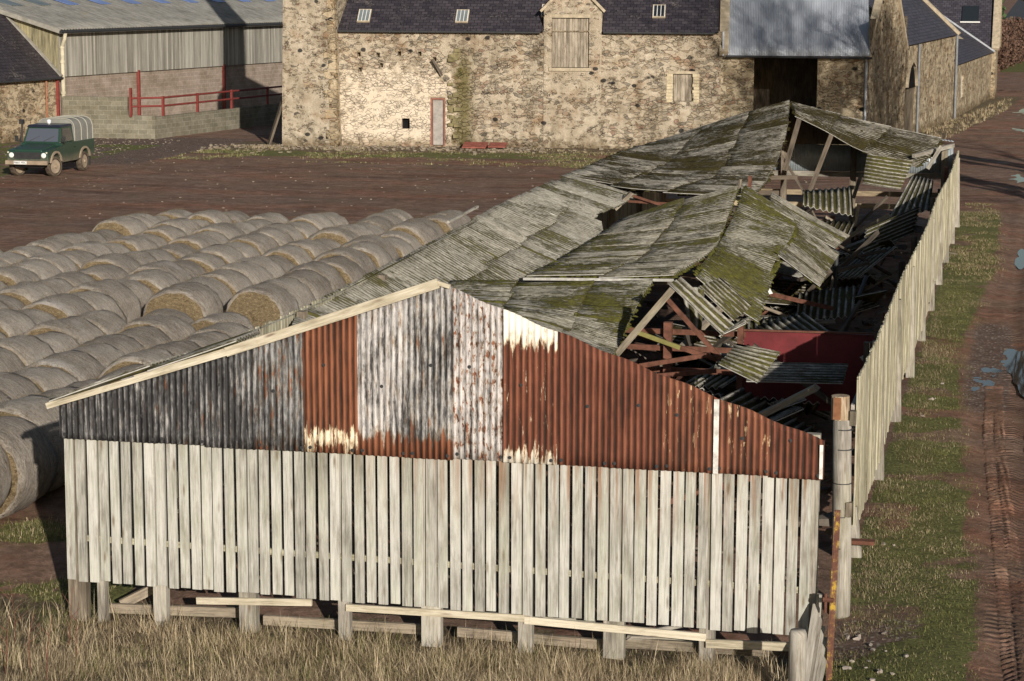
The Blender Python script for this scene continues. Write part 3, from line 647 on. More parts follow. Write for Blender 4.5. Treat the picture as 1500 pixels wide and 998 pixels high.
# gable framing: posts below the boards and rails
for x, wd_p in ((.12, .24), (.43, .10), (1.22, .17), (2.38, .22), (3.62, .14), (4.73, .24), (5.90, .17), (6.98, .25), (8.10, .18), (9.3, .16)):
    mb = MB(); mb.beam((x, .10+random.uniform(0, .03), -.45), (x+random.uniform(-.02, .02), .10, 2.6), wd_p, .13, up=(0, 1, 0)); mb.build('post', M_POST if x > .2 else M_TIMBER, barn)
mb = MB()
mb.beam((0, .060, .84), (9.4, .060, .74), .045, .075); mb.build('rail', M_SIDE, barn)
mb = MB(); mb.beam((0, .055, 2.32), (9.4, .055, 2.32), .05, .10); mb.build('rail', M_TIMBER, barn)
for a, b, h in (((1.72, .03, .13), (3.22, .03, .205), .085), ((3.66, .03, .17), (5.9, .03, .185), .085), ((5.9, .03, .165), (8.1, .03, .10), .09), ((8.1, .02, .03), (9.2, .02, .06), .10)):
    mb = MB(); mb.beam(a, b, .04, h); mb.build('low_rail', M_PALE, barn)
for a, b in (((.3, .30, -.13), (2.3, .35, -.08)), ((2.5, .30, -.14), (4.7, .33, -.13)), ((7.0, .25, -.10), (9.1, .30, -.10)), ((.55, .4, -.1), (1.4, .9, .32)), ((5.0, .3, -.12), (6.9, .3, -.16))):
    mb = MB(); mb.beam(a, b, .06, .12); mb.build('foot_rail', M_TIMBER, barn)
for a, b in (((6.1, .22, .17), (6.75, .35, .10)), ((7.15, .2, -.02), (8.0, .5, -.05)), ((7.3, .3, .02), (7.9, .25, .20)), ((8.2, .15, .02), (8.75, .4, -.12))):
    mb = MB(); mb.beam(a, b, .05, .05, jag=.04); mb.build('broken_lath', M_POST, barn)
# left long wall and its planks
mb = MB(); y = .1
while y < 46.9:
    h = 2.40 if y < 11 else 2.40; mb.box(-.022+random.uniform(-.004, .004), .0, y, y+.125+random.uniform(-.01, .008), .25, h+random.uniform(-.03, .02)); y += .15
mb.build('long_wall', M_SIDE, barn)
mb = MB(); mb.beam((.08, .2, .45), (.08, 46.8, .45), .07, .12); mb.beam((.08, .2, 2.1), (.08, 46.8, 2.15), .07, .12); mb.build('wall_rail', M_TIMBER, barn)
for y in np.arange(4.5, 47, 4.7):
    mb = MB(); mb.beam((.12, y, -.1), (.12, y, 2.4), .15, .15); mb.build('wall_post', M_TIMBER, barn)
# eave strip on the left wall
mb = MB(); P0 = [(-.22, 4.2, 2.42), (.10, 4.2, 2.50)]; 
for a, b in zip(np.arange(4.2, 40, 1.6), np.arange(5.8, 42, 1.6)):
    za = np.interp(a, [4, 7, 10.3, 14.7, 24.5, 34.8, 39.5], [2.52, 2.40, 2.36, 2.45, 2.66, 2.72, 2.78]); zb = np.interp(b, [4, 7, 10.3, 14.7, 24.5, 34.8, 39.5], [2.52, 2.40, 2.36, 2.45, 2.66, 2.72, 2.78])
    j = random.uniform(-.02, .02)
    mb.hexa([(-.34+j, a, za-.16), (.02, a, za-.02), (.02, b+.05, zb-.02), (-.34+j, b+.05, zb-.16), (-.34+j, a, za-.145), (.02, a, za), (.02, b+.05, zb), (-.34+j, b+.05, zb-.145)])
mb.build('eave_strip', M_A_DULL, barn)
mb = MB(); mb.beam((-.2, 20, 2.73), (-.2, 22.6, 2.80), .05, .05); mb.build('loose_batten', M_POST, barn)
# roof: left slope, sunk towards the ridge (rows along the barn, each from eave to broken edge)
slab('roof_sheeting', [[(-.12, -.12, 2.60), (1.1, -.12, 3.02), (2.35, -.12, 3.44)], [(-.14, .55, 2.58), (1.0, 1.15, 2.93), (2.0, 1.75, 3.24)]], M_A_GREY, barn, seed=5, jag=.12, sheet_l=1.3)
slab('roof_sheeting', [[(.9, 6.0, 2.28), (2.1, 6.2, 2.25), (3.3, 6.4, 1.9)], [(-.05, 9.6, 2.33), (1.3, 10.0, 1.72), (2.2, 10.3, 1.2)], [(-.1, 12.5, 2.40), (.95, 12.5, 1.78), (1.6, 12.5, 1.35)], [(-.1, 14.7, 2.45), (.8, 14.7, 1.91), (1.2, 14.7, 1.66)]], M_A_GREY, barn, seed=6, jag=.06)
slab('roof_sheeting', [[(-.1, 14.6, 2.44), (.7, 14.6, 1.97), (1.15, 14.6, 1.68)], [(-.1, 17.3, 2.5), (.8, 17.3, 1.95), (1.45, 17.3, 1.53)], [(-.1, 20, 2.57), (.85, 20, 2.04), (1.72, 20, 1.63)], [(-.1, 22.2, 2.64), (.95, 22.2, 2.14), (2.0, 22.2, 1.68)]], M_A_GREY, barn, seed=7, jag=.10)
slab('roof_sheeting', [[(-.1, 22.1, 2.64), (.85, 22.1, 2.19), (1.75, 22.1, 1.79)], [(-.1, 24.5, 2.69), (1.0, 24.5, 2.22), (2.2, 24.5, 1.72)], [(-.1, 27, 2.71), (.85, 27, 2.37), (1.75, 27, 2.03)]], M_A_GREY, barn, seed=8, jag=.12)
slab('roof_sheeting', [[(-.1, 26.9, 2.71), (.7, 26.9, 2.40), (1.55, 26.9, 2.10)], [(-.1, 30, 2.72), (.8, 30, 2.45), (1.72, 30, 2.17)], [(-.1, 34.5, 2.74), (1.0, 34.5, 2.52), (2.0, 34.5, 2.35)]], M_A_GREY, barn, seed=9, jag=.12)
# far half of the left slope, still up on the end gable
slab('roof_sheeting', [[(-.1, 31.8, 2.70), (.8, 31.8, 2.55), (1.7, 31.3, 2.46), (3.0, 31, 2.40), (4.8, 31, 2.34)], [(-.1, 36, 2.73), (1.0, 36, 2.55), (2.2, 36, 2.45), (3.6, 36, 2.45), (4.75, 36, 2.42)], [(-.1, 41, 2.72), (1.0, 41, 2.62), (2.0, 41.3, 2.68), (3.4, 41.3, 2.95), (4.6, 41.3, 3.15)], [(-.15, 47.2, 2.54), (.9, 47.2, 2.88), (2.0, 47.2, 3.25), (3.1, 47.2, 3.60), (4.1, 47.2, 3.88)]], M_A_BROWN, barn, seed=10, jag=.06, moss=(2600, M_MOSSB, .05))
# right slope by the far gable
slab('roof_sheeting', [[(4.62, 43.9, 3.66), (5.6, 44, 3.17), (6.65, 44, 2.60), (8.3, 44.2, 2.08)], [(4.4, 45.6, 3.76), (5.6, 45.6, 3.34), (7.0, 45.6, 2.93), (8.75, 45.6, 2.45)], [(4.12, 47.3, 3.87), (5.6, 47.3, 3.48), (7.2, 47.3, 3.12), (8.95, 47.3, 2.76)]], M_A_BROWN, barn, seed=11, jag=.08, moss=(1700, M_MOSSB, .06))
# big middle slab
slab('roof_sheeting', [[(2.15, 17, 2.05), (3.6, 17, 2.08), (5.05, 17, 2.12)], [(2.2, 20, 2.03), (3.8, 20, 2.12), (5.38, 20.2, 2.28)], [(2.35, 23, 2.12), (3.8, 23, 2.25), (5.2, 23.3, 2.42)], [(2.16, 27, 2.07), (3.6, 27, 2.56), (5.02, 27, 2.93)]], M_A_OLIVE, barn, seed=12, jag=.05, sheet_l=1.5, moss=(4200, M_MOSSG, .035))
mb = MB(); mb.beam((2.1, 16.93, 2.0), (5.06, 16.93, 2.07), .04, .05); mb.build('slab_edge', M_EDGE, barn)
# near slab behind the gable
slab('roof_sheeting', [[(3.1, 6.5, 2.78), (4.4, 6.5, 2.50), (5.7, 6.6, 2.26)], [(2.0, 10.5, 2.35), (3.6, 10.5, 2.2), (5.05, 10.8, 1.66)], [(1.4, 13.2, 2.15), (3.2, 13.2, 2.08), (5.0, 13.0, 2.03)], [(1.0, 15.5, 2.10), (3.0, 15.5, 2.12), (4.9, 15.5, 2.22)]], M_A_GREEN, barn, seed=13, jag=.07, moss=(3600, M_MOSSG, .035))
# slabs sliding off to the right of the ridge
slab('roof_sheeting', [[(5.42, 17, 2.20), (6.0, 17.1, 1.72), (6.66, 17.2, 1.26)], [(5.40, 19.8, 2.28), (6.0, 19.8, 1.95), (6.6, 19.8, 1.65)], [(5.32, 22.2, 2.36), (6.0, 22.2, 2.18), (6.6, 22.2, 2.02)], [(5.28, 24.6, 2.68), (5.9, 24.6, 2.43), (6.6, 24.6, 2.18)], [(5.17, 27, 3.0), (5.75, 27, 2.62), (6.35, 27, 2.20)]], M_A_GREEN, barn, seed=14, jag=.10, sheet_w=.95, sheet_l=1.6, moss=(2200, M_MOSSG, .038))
# ridge capping pieces, trusses
M_TRUSS = M_TIMBER
def part_beam(name, a, b, w_, h_, mat, up=(0, 0, 1)):
    mb = MB(); mb.beam(a, b, w_, h_, up); return mb.build(name, mat, barn)
part_beam('truss_timber', (5.95, 11.0, 2.72), (5.02, 10.9, 1.58), .08, .11, M_TIMBER)
for a, b in (((5.8, 11.0, 2.62), (6.78, 11.0, 1.58)), ((5.33, 11.1, 1.94), (6.71, 11.1, 1.55)), ((5.4, 11.05, 1.40), (6.6, 11.05, 1.64)), ((5.3, 11.0, 1.2), (6.7, 11.0, 1.38))):
    part_beam('truss_brace', a, b, .05, .075, M_RUST)
part_beam('truss_brace', (5.33, 10.95, 2.0), (6.1, 10.95, 1.75), .05, .07, simple('yellow_batten', (.22, .20, .07), .8, .1))
for z in (1.77, 1.48, 1.1): part_beam('steel_rail', (4.6, 12.5, z), (7.0, 12.5, z), .05, .09, M_RUST)
part_beam('steel_column', (5.67, 12.4, -.1), (5.67, 12.4, 1.95), .14, .14, M_RUST); part_beam('steel_column', (6.92, 12.4, -.1), (6.92, 12.4, 1.98), .10, .10, M_RUST)
part_beam('truss_timber', (4.75, 44, 3.62), (4.32, 44, 1.95), .09, .15, M_DARKWOOD); part_beam('truss_timber', (5.72, 44, 3.07), (5.0, 44, 1.05), .08, .14, M_DARKWOOD)
part_beam('truss_brace', (4.2, 44.05, 2.4), (5.05, 44.05, 1.1), .06, .08, M_DARKWOOD); part_beam('truss_timber', (6.66, 44, 1.9), (6.3, 44, .7), .07, .11, M_TIMBER)
for y in (17.2, 21.8, 26.8, 31.3, 36, 41): 
    part_beam('rafter', (2.2, y+.1, 1.9), (5.0, y+.1, 2.0), .07, .12, M_DARKWOOD)
part_beam('truss_brace', (1.9, 30.6, 2.35), (3.4, 30.6, 1.9), .05, .06, M_RUST); part_beam('truss_brace', (1.75, 30.7, 2.2), (4.4, 30.7, 2.1), .05, .06, M_RUST); part_beam('broken_rafter', (1.45, 30.4, 2.02), (1.85, 30.6, 2.42), .16, .10, M_TIMBER)
for x in (2.1, 2.32, 2.5): part_beam('exposed_plank', (x, 23.6, .5), (x, 23.6, 1.78), .14, .03, M_RUST if x < 2.4 else M_TIMBER)
for x in (1.75, 1.9): part_beam('exposed_plank', (x, 18.7, .6), (x+.03, 18.7, 1.62), .13, .03, m_wood('brown_plank', (.20, .11, .06), (.36, .21, .12)))
part_beam('ridge_stub', (5.0, 27.3, 2.8), (5.02, 27.3, 3.12), .07, .07, M_TIMBER); part_beam('ridge_stub', (5.22, 27.4, 2.8), (5.24, 27.4, 3.2), .08, .08, M_RUST)
slab('roof_underlay', [[(.3, 41, 2.2), (3.5, 41, 2.2)], [(.3, 46.5, 2.2), (3.5, 46.5, 2.2)]], M_A_DARK, barn, seed=30)
# far gable: iron band, dark boards above, timber rails below
mb = MB(); N = 400; V = []; UV = []; F = []
for j, z in enumerate((1.70, 2.55)):
    for i in range(N+1): x = .1+9.2*i/N; V.append((x, 47.05-.012*math.sin(2*PI*x/.0762), z)); UV.append((x, z))
F = [(i, i+1, N+2+i, N+1+i) for i in range(N)]
o = mesh_obj('gable_sheeting', V, F, simple('galvanised_sheet', (.36, .40, .42), .5, .4, .3, var=.2, scale=2, bump=0), barn, UV, None, True)
md = o.modifiers.new('t', 'SOLIDIFY'); md.thickness = .004
mb = MB(); mb.prism([(.1, 2.56), (9.2, 2.56), (8.9, 2.66), (4.1, 3.72)], 'y', 47.10, 47.14); mb.build('gable_boards', M_DARKWOOD, barn)
for z, x1 in ((1.62, 9.2), (1.02, 9.2), (.62, 9.2)): part_beam('gable_rail', (.1, 46.95, z), (x1, 46.95, z), .06, .16, m_wood('tan_rail', (.26, .20, .13), (.44, .36, .24)) if z != 1.62 else M_POST)
for x in (4.0, 6.2, 9.05): part_beam('gable_post', (x, 46.8, -.1), (x, 46.8, 2.55), .18, .18, M_TIMBER)
part_beam('truss_timber', (8.6, 45.2, 2.0), (9.0, 45.2, 2.7), .1, .12, M_POST); part_beam('wall_plate', (8.2, 44.3, 2.45), (9.3, 46.8, 2.62), .1, .12, M_POST)
mb = MB(); V = []; N = 80
for j in (0, 1):
    for i in range(N+1): x = 7.4+1.9*i/N; V.append((x, 47.2+.7*j, 2.95-.24*(x-7.4)/1.9+.10*j*0-.0-.02*j+.014*math.sin(2*PI*x/.1)))
o = mesh_obj('end_lean_sheet', V, [(i, i+1, N+2+i, N+1+i) for i in range(N)], simple('galv_pale', (.56, .58, .60), .5, .4, .3, var=.15, bump=0), barn, None, None, True)
md = o.modifiers.new('t', 'SOLIDIFY'); md.thickness = .005

# ------------------------------------------------------------------ fallen pieces inside (each loose)
def fallen(label, rows, mat, seed, group='fallen roof slabs', **k):
    o = slab('fallen_roof_sheet', rows, mat, None, seed=seed, **k); tag(o, label, 'roof sheet', group); return o
fallen('mossy roof slab broken off below the ridge above the dark hollow', [[(6.50, 21.6, 2.10), (6.95, 21.6, 1.75), (7.42, 21.6, 1.38)], [(6.42, 23.8, 2.2), (6.9, 23.8, 1.86), (7.42, 23.8, 1.45)], [(6.38, 26.0, 2.26), (6.9, 26.0, 1.9), (7.45, 26.0, 1.52)]], M_A_OLIVE, 41, jag=.08, moss=(150, M_MOSSG, .04))
fallen('long mossy strip of roof sheets sliding right beyond the ridge slab', [[(5.72, 26.6, 2.62), (6.6, 26.6, 2.05), (7.35, 26.6, 1.62)], [(5.62, 28.6, 2.72), (6.6, 28.6, 2.15), (7.5, 28.6, 1.68)]], M_A_OLIVE, 42, jag=.1)
fallen('roof slab with a bare white edge hanging under the far eave', [[(6.80, 42.3, 1.76), (7.4, 42.3, 1.66), (7.95, 42.3, 1.58)], [(6.86, 43.2, 2.58), (7.5, 43.2, 2.48), (8.25, 43.2, 2.38)]], M_A_OLIVE, 43, jag=.03, sheet_w=1.2, sheet_l=2)
fallen('small mossy slab standing on edge in front of the rails', [[(5.95, 33, 2.0), (5.75, 35, 2.15)], [(6.6, 33, 1.85), (6.4, 35, 2.2)], [(7.26, 33, 1.74), (7.05, 35, 2.28)]], M_A_OLIVE, 44, jag=.02, sheet_l=2.2)
fallen('mossy slab lying flat below the slab on edge', [[(5.9, 31.5, 1.35), (6.2, 33, 1.6)], [(7.2, 31.5, 1.25), (7.3, 33, 1.55)]], M_A_BROWN, 45, jag=.05)
fallen('dark slab with pale lower edge leaning by the board wall', [[(7.75, 29.5, 1.15), (8.8, 32.6, 1.36)], [(7.8, 30.3, 1.72), (8.92, 33.4, 2.0)]], M_A_DARK, 46, jag=.03, sheet_l=3)
fallen('dark corrugated slab tilted under the far corner of the roof', [[(8.0, 35.5, 1.4), (8.5, 37.5, 2.4)], [(9.1, 35.5, 1.7), (9.1, 37.5, 2.3)]], M_A_DARK, 47, jag=.02, sheet_l=2.2)
fallen('short mossy slab lying in front of the red sheet', [[(7.0, 9.0, 1.86), (7.62, 8.9, 1.57)], [(7.15, 9.9, 2.0), (7.86, 9.9, 1.86)]], M_A_GREEN, 48, jag=.03, sheet_l=1)
fallen('long dark slab lying level against the red sheet', [[(7.3, 10.2, 1.36), (8.85, 10.2, 1.34)], [(7.3, 11.2, 1.52), (8.85, 11.2, 1.5)]], M_A_DARK, 49, jag=.05, sheet_l=1.6)
fallen('narrow pale strip of roof sheet hanging from the broken ridge', [[(5.72, 12.0, 2.70), (6.66, 12.0, 1.80)], [(5.86, 12.3, 2.76), (6.8, 12.3, 1.92)]], M_A_GREY, 50, jag=.02)
fallen('short pale piece of sheet at the foot of the hanging strip', [[(6.6, 12.0, 1.80), (7.06, 12.1, 1.97)], [(6.64, 12.3, 1.86), (7.1, 12.4, 2.04)]], M_A_GREY, 51, jag=.02)
fallen('torn sheet hanging upright behind the diagonal truss', [[(5.80, 13.0, 2.52), (5.95, 13.2, 1.45)], [(6.2, 13.0, 2.46), (6.12, 13.2, 1.5)]], M_A_GREY, 52, jag=.05)
fallen('curled mossy strip under the near end of the ridge slab', [[(6.05, 13.4, 2.45), (6.75, 13.4, 1.75)], [(6.3, 14.2, 2.5), (6.95, 14.2, 1.9)]], M_A_OLIVE, 53, jag=.08)
r2 = random.Random(5)
for k in range(52):
    cx = r2.uniform(5.6, 8.0); cy = r2.uniform(7, 42); 
    if cy < 12 and cx < 6.6: cx += 1.3
    cz = r2.uniform(.25, 1.05); a = r2.uniform(0, PI); L = r2.uniform(.5, 1.1); W = r2.uniform(.35, .8); t1, t2 = r2.uniform(-.5, .5), r2.uniform(-.5, .5)
    u = Vector((math.cos(a), math.sin(a), t1)).normalized()*L; v = Vector((-math.sin(a), math.cos(a), t2)).normalized()*W; c = Vector((cx, cy, cz))
    for _ in range(1):
        o = slab('fallen_roof_sheet', [[c-u-v, c+u-v], [c-u+v, c+u+v]], r2.choice([M_A_DARK, M_A_DULL, M_A_DARK, M_A_BROWN]), None, seed=100+k, jag=.1, sheet_w=2, sheet_l=3)
        tag(o, 'broken roof sheet lying in the dark wreckage inside the barn', 'roof sheet', 'broken sheets in the wreckage')
for k in range(80):
    c = Vector((r2.uniform(5.2, 8.2), r2.uniform(5, 42), r2.uniform(.1, 1.2))); d = Vector((r2.uniform(-.7, .7), r2.uniform(-1, 1), r2.uniform(-.5, .5))).normalized()*r2.uniform(.6, 1.5)
    mb = MB(); mb.beam(c-d, c+d, r2.uniform(.06, .13), r2.uniform(.05, .12), jag=.06); o = mb.build('fallen_timber', r2.choice([M_DARKWOOD, M_TIMBER, M_RUST, M_TIMBER]))
    tag(o, 'fallen timber lying in the dark wreckage inside the barn', 'timber', 'timbers in the wreckage')
# rubble heap
mb = MB()
for k in range(900):
    c = Vector((r2.uniform(.4, 9.2), r2.uniform(.6, 44), r2.uniform(0, .25)+(.5*r2.random()**2 if True else 0))); s = r2.uniform(.04, .16)
    if r2.random() < .35: mb.beam(c, c+Vector((r2.uniform(-.7, .7), r2.uniform(-.7, .7), r2.uniform(-.15, .3))), .05, .03)
    else:
        q = [Vector((r2.uniform(-1, 1)*s, r2.uniform(-1, 1)*s, r2.uniform(-.5, .5)*s)) for _ in range(4)]
        p = [c+Vector((-s, -s, 0))+q[0]*.5, c+Vector((s, -s, 0))+q[1]*.5, c+Vector((s, s, 0))+q[2]*.5, c+Vector((-s, s, 0))+q[3]*.5]
        mb.hexa(p+[x+Vector((q[1].x*.4, q[2].y*.4, s*r2.uniform(.2, .8))) for x in p])
o = mb.build('debris', simple('debris_mix', (.13, .11, .09), .9, .1, var=.7, scale=1.5)); tag(o, 'mixed broken debris strewn over the barn floor', 'debris', kind='stuff')
# red sheet wall
mb = MB(); mb.box(6.97, 9.17, 12.50, 12.54, .5, 1.84); o = mb.build('red_sheet', M_REDSHEET); tag(o, 'dark red painted sheet standing upright among the wreckage', 'metal sheet')
mb = MB(); mb.beam((6.97, 12.48, 1.85), (9.17, 12.48, 1.87), .06, .03); f_ = mb.build('edge_trim', M_RUST, o)
for a, b, lab in (((7.9, 21.5, .2), (8.15, 25.3, 1.15), 'long dark steel tube leaning among the fallen slabs'), ((7.35, 26.5, .1), (7.38, 26.5, 1.5), 'upright rusty post in the wreckage under the leaning dark slab'), ((9.02, 12, .3), (9.05, 12, 1.35), 'thin rusty upright bar beside the end of the red sheet')):
    mb = MB(); mb.tube([a, b], .05 if 'thin' not in lab else .025, 8); o = mb.build('steel_post', M_RUST if 'dark' not in lab else M_DARKIRON); tag(o, lab, 'post')
# white rags
for x, y, z, lab in ((6.62, 19.5, 1.55, 'small white scrap of plastic beside the ridge slab edge'), (9.05, 12.2, 1.48, 'white scrap of plastic caught by the end of the red sheet')):
    V = [(x+random.uniform(-.10, .10), y+random.uniform(-.06, .06), z+random.uniform(-.12, .12)) for _ in range(9)]
    bm = bmesh.new(); [bm.verts.new(v) for v in V]; bmesh.ops.convex_hull(bm, input=bm.verts); me = bpy.data.meshes.new('plastic_scrap'); bm.to_mesh(me); bm.free(); me.materials.append(M_WHITEPAINT)
    tag(link(bpy.data.objects.new('plastic_scrap', me)), lab, 'scrap')

# ------------------------------------------------------------------ board wall on the right
bw = thing('board_wall', 'tall pale vertical board wall along the right side of the barn', 'wall', (9.48, 4.4, 0))
mb = MB(); y = 0; k = 0
while y < 43.2:
    wd = .118+random.uniform(-.012, .01); top = 2.50-.10*y/43+.03*math.sin(y*.35)+random.uniform(-.006, .006); zb = .38+random.uniform(-.03, .03)-.1*y/43
    if y < .5: zb = .48
    x = random.uniform(-.012, .012)+.03*math.sin(y*.4); r = random.random()
    P = [(x-.011, y, zb), (x+.011, y, zb), (x+.011, y+wd, zb), (x-.011, y+wd, zb), (x-.011, y, top), (x+.011, y, top), (x+.011, y+wd, top), (x-.011, y+wd, top)]
    mb.add(P, [(3, 2, 1, 0), (4, 5, 6, 7), (0, 1, 5, 4), (1, 2, 6, 5), (2, 3, 7, 6), (3, 0, 4, 7)], [(p[1]-y+p[0], p[2]) for p in P], 0, r); y += .126
mb.build('boards', M_SIDE, bw)
for y in (.25, 5.2, 10, 14.7, 19.4, 24, 28.8, 33.5, 38.2, 42.8):
    mb = MB(); mb.beam((-.02+(.08 if y < 1 else .04), y, -.3), (-.06, y, 2.2 if y > 1 else .7), .17, .17, up=(0, 1, 0)); mb.build('post', M_POST, bw)
    mb = MB(); mb.beam((-.22, y, -.2), (-.22, y+.05, 2.15+random.uniform(-.3, .2)), .12, .16, up=(0, 1, 0)); mb.build('inner_post', M_RUST if random.random() < .5 else M_DARKWOOD, bw)
mb = MB(); mb.beam((-.05, 0, .7), (-.05, 43.1, .6), .05, .10); mb.beam((-.05, 0, 2.1), (-.05, 43.1, 2.05), .05, .10); mb.build('rail', M_POST, bw)
mb = MB(); mb.box(-.05, .29, -.05, .10, .24, .29); mb.build('steel_foot', M_RUST, bw)

# corner post, front post, gate, angle iron
cp = thing('corner_post', 'tall grey round timber post at the right corner of the barn gable', 'post', (9.50, 1.95, 0))
mb = MB(); mb.tube([(.02, 0, -.4), (.02, 0, .6), (0, .0, 1.5), (-.02, 0, 2.42)], [.125, .122, .118, .115], 14); mb.build('trunk', M_POST, cp, True)
mb = MB(); mb.tube([(-.045, 0, 2.425), (-.05, 0, 2.72)], [.115, .112], 12); mb.build('broken_head', m_wood('split_wood', (.34, .25, .16), (.60, .50, .38)), cp)
mb = MB(); mb.box(-.125, -.03, -.125, -.10, 2.44, 2.71); mb.build('rusty_plate', simple('orange_rust', (.22, .10, .05), .8, .2, var=.4, scale=9), cp)
mb = MB(); mb.box(.075, .15, -.07, .05, 2.36, 2.54); mb.build('bracket', M_TIMBER, cp); mb = MB(); mb.box(.06, .14, -.13, -.03, 1.22, 1.40); mb.build('bracket', M_TIMBER, cp)
mb = MB()
for z in (2.3, 2.05, 1.62, 1.2, .8): mb.tube([(0, -.0, z), (0, 0, z+.012)], .1225, 14)
mb.build('wire_band', M_DARKIRON, cp)
fp = thing('gate_post', 'short round timber post in front of the barn corner', 'post', (9.29, -1.15, 0))
mb = MB(); mb.tube([(0, 0, -.6), (0, 0, .57), (0, 0, .61)], [.10, .10, .085], 16); mb.build('post_body', M_POST, fp, True)
gt = thing('wooden_hurdle', 'narrow slatted wooden hurdle between front post and barn corner', 'gate', (9.4, -.6, 0))
for k in range(5):
    mb = MB(); mb.beam((-.06+.03*k, -.5+.0*k, -.3), (.0+.03*k, .5, .62-.13*k), .03, .09, up=(1, 0, 0)); mb.build('slat', M_POST, gt)
mb = MB(); mb.beam((.03, .5, -.3), (.03, .5, .75), .06, .06); mb.build('stile', M_POST, gt)
ai = thing('angle_iron', 'leaning rusty angle iron with yellow lichen beside the corner post', 'iron bar', (9.55, -.3, -.3))
def m_lich():
    g = G('lichened_iron', .85, .2); o = g.obj(); n = g.noise(o, 9, 6, .7); g.col(g.ramp(n, (.42, (.12, .055, .04)), (.52, (.17, .085, .05)), (.62, (.45, .30, .05)))); return g.m
mb = MB(); mb.beam((0, 0, 0), (.05, 0, 2.1), .06, .012); mb.beam((.03, .03, 0), (.08, .03, 2.1), .012, .06); mb.build('bar', m_lich(), ai)
mb = MB(); mb.tube([(-.06, -.03, 1.05), (.06, -.03, 1.05)], .03, 8); mb.tube([(-.03, -.03, .9), (-.03, -.03, 1.12)], .018, 8); mb.build('hinge', M_RUST, ai)
# big flat stone / slab by wall foot
for x, y, s, lab in ((9.72, 3.9, .16, 'flat pale stone by the foot of the board wall'),):
    pass
bs = None
for k in range(26):
    r_ = random.Random(300+k)
    if k < 20: x, y = r_.uniform(9.65, 10.45), r_.uniform(-.9, 1.3)
    else: x, y = r_.uniform(9.7, 10.2), r_.uniform(3, 22)
    s = r_.uniform(.035, .085)
    bm = bmesh.new(); [bm.verts.new(Vector((r_.gauss(0, 1), r_.gauss(0, 1), r_.gauss(0, 1))).normalized()*r_.uniform(.8, 1.1)) for _ in range(13)]; bmesh.ops.convex_hull(bm, input=bm.verts)
    ax = Vector((1, r_.uniform(.6, .9), r_.uniform(.4, .65))); pl = [(Vector((r_.uniform(-1, 1), r_.uniform(-1, 1), r_.uniform(-1, 1))).normalized(), r_.uniform(.55, .85)) for _ in range(7)]
    for v in bm.verts:
        for nrm, d in pl:
            t = v.co.dot(nrm)
            if t > d: v.co -= nrm*(t-d)
        v.co = Vector((v.co.x*ax.x, v.co.y*ax.y, v.co.z*ax.z))*s
    me = bpy.data.meshes.new('stone'); bm.to_mesh(me); bm.free(); me.materials.append(M_STONES)
    o = link(bpy.data.objects.new('stone', me)); o.location = (x, y, float(ground_z(np.array([x]), np.array([y]))[0])+s*.2); o.rotation_euler = (0, 0, r_.uniform(0, 6))
    tag(o, 'loose pale stone lying in the mud beside the barn corner' if k < 20 else 'loose stone lying in the grass along the board wall', 'stone', 'stones by the barn corner' if k < 20 else 'stones along the board wall')

# ------------------------------------------------------------------ bales
def m_wrap():
    g = G('net_wrap', .75, .25); o = g.obj(); r = g.rnd()
    v = g.vadd(o, g.comb(g.math('MULTIPLY', r, 31), 0, g.math('MULTIPLY', r, 17)))
    st = g.noise(g.map(v, (3, 24, 3)), 1, 6, .72, .5); fi = g.noise(g.map(v, (22, 34, 22)), 1, 6, .75); bl = g.noise(v, 1.6, 4, .6)
    f = g.math('ADD', g.math('ADD', g.math('MULTIPLY', st, .4), g.math('MULTIPLY', fi, .4)), g.math('MULTIPLY', bl, .2))
    f = g.math('ADD', f, g.math('MULTIPLY', g.math('SUBTRACT', r, .5), .07))
    c = g.ramp(f, (.35, (.12, .10, .082)), (.45, (.33, .285, .24)), (.55, (.53, .47, .40)), (.67, (.76, .70, .61)))
    sh = g.ramp(g.math('ABSOLUTE', g.xyz(o)[1]), (.545, 0), (.60, .9))
    c = g.mix(g.math('MULTIPLY', g.math('MULTIPLY', sh, g.ramp(g.noise(v, 2.3, 4, .7), (.46, 0), (.6, 1))), g.ramp(fi, (.4, 0), (.55, .85))), c, (.40, .27, .125))
    c = g.mix(g.math('MULTIPLY', g.ramp(g.noise(g.map(v, (9, 22, 9)), 1, 5, .8), (.56, 0), (.66, 1)), .55), c, (.40, .29, .16))
    c = g.mix(g.ramp(g.noise(v, .8, 3), (.62, 0), (.72, .35)), c, (.62, .60, .58))
    g.col(c); g.bump(g.math('ADD', g.math('MULTIPLY', fi, 1.6), st), 1.0, .05); return g.m
def m_straw():
    g = G('straw', .8, .2); o = g.obj(); n = g.noise(g.map(o, (18, 18, 30)), 1, 6, .8, 1.0)
    g.col(g.ramp(n, (.33, (.06, .04, .022)), (.5, (.22, .16, .09)), (.68, (.44, .345, .20)))); g.bump(n, 1, .05); return g.m
M_WRAP, M_STRAW = m_wrap(), m_straw()
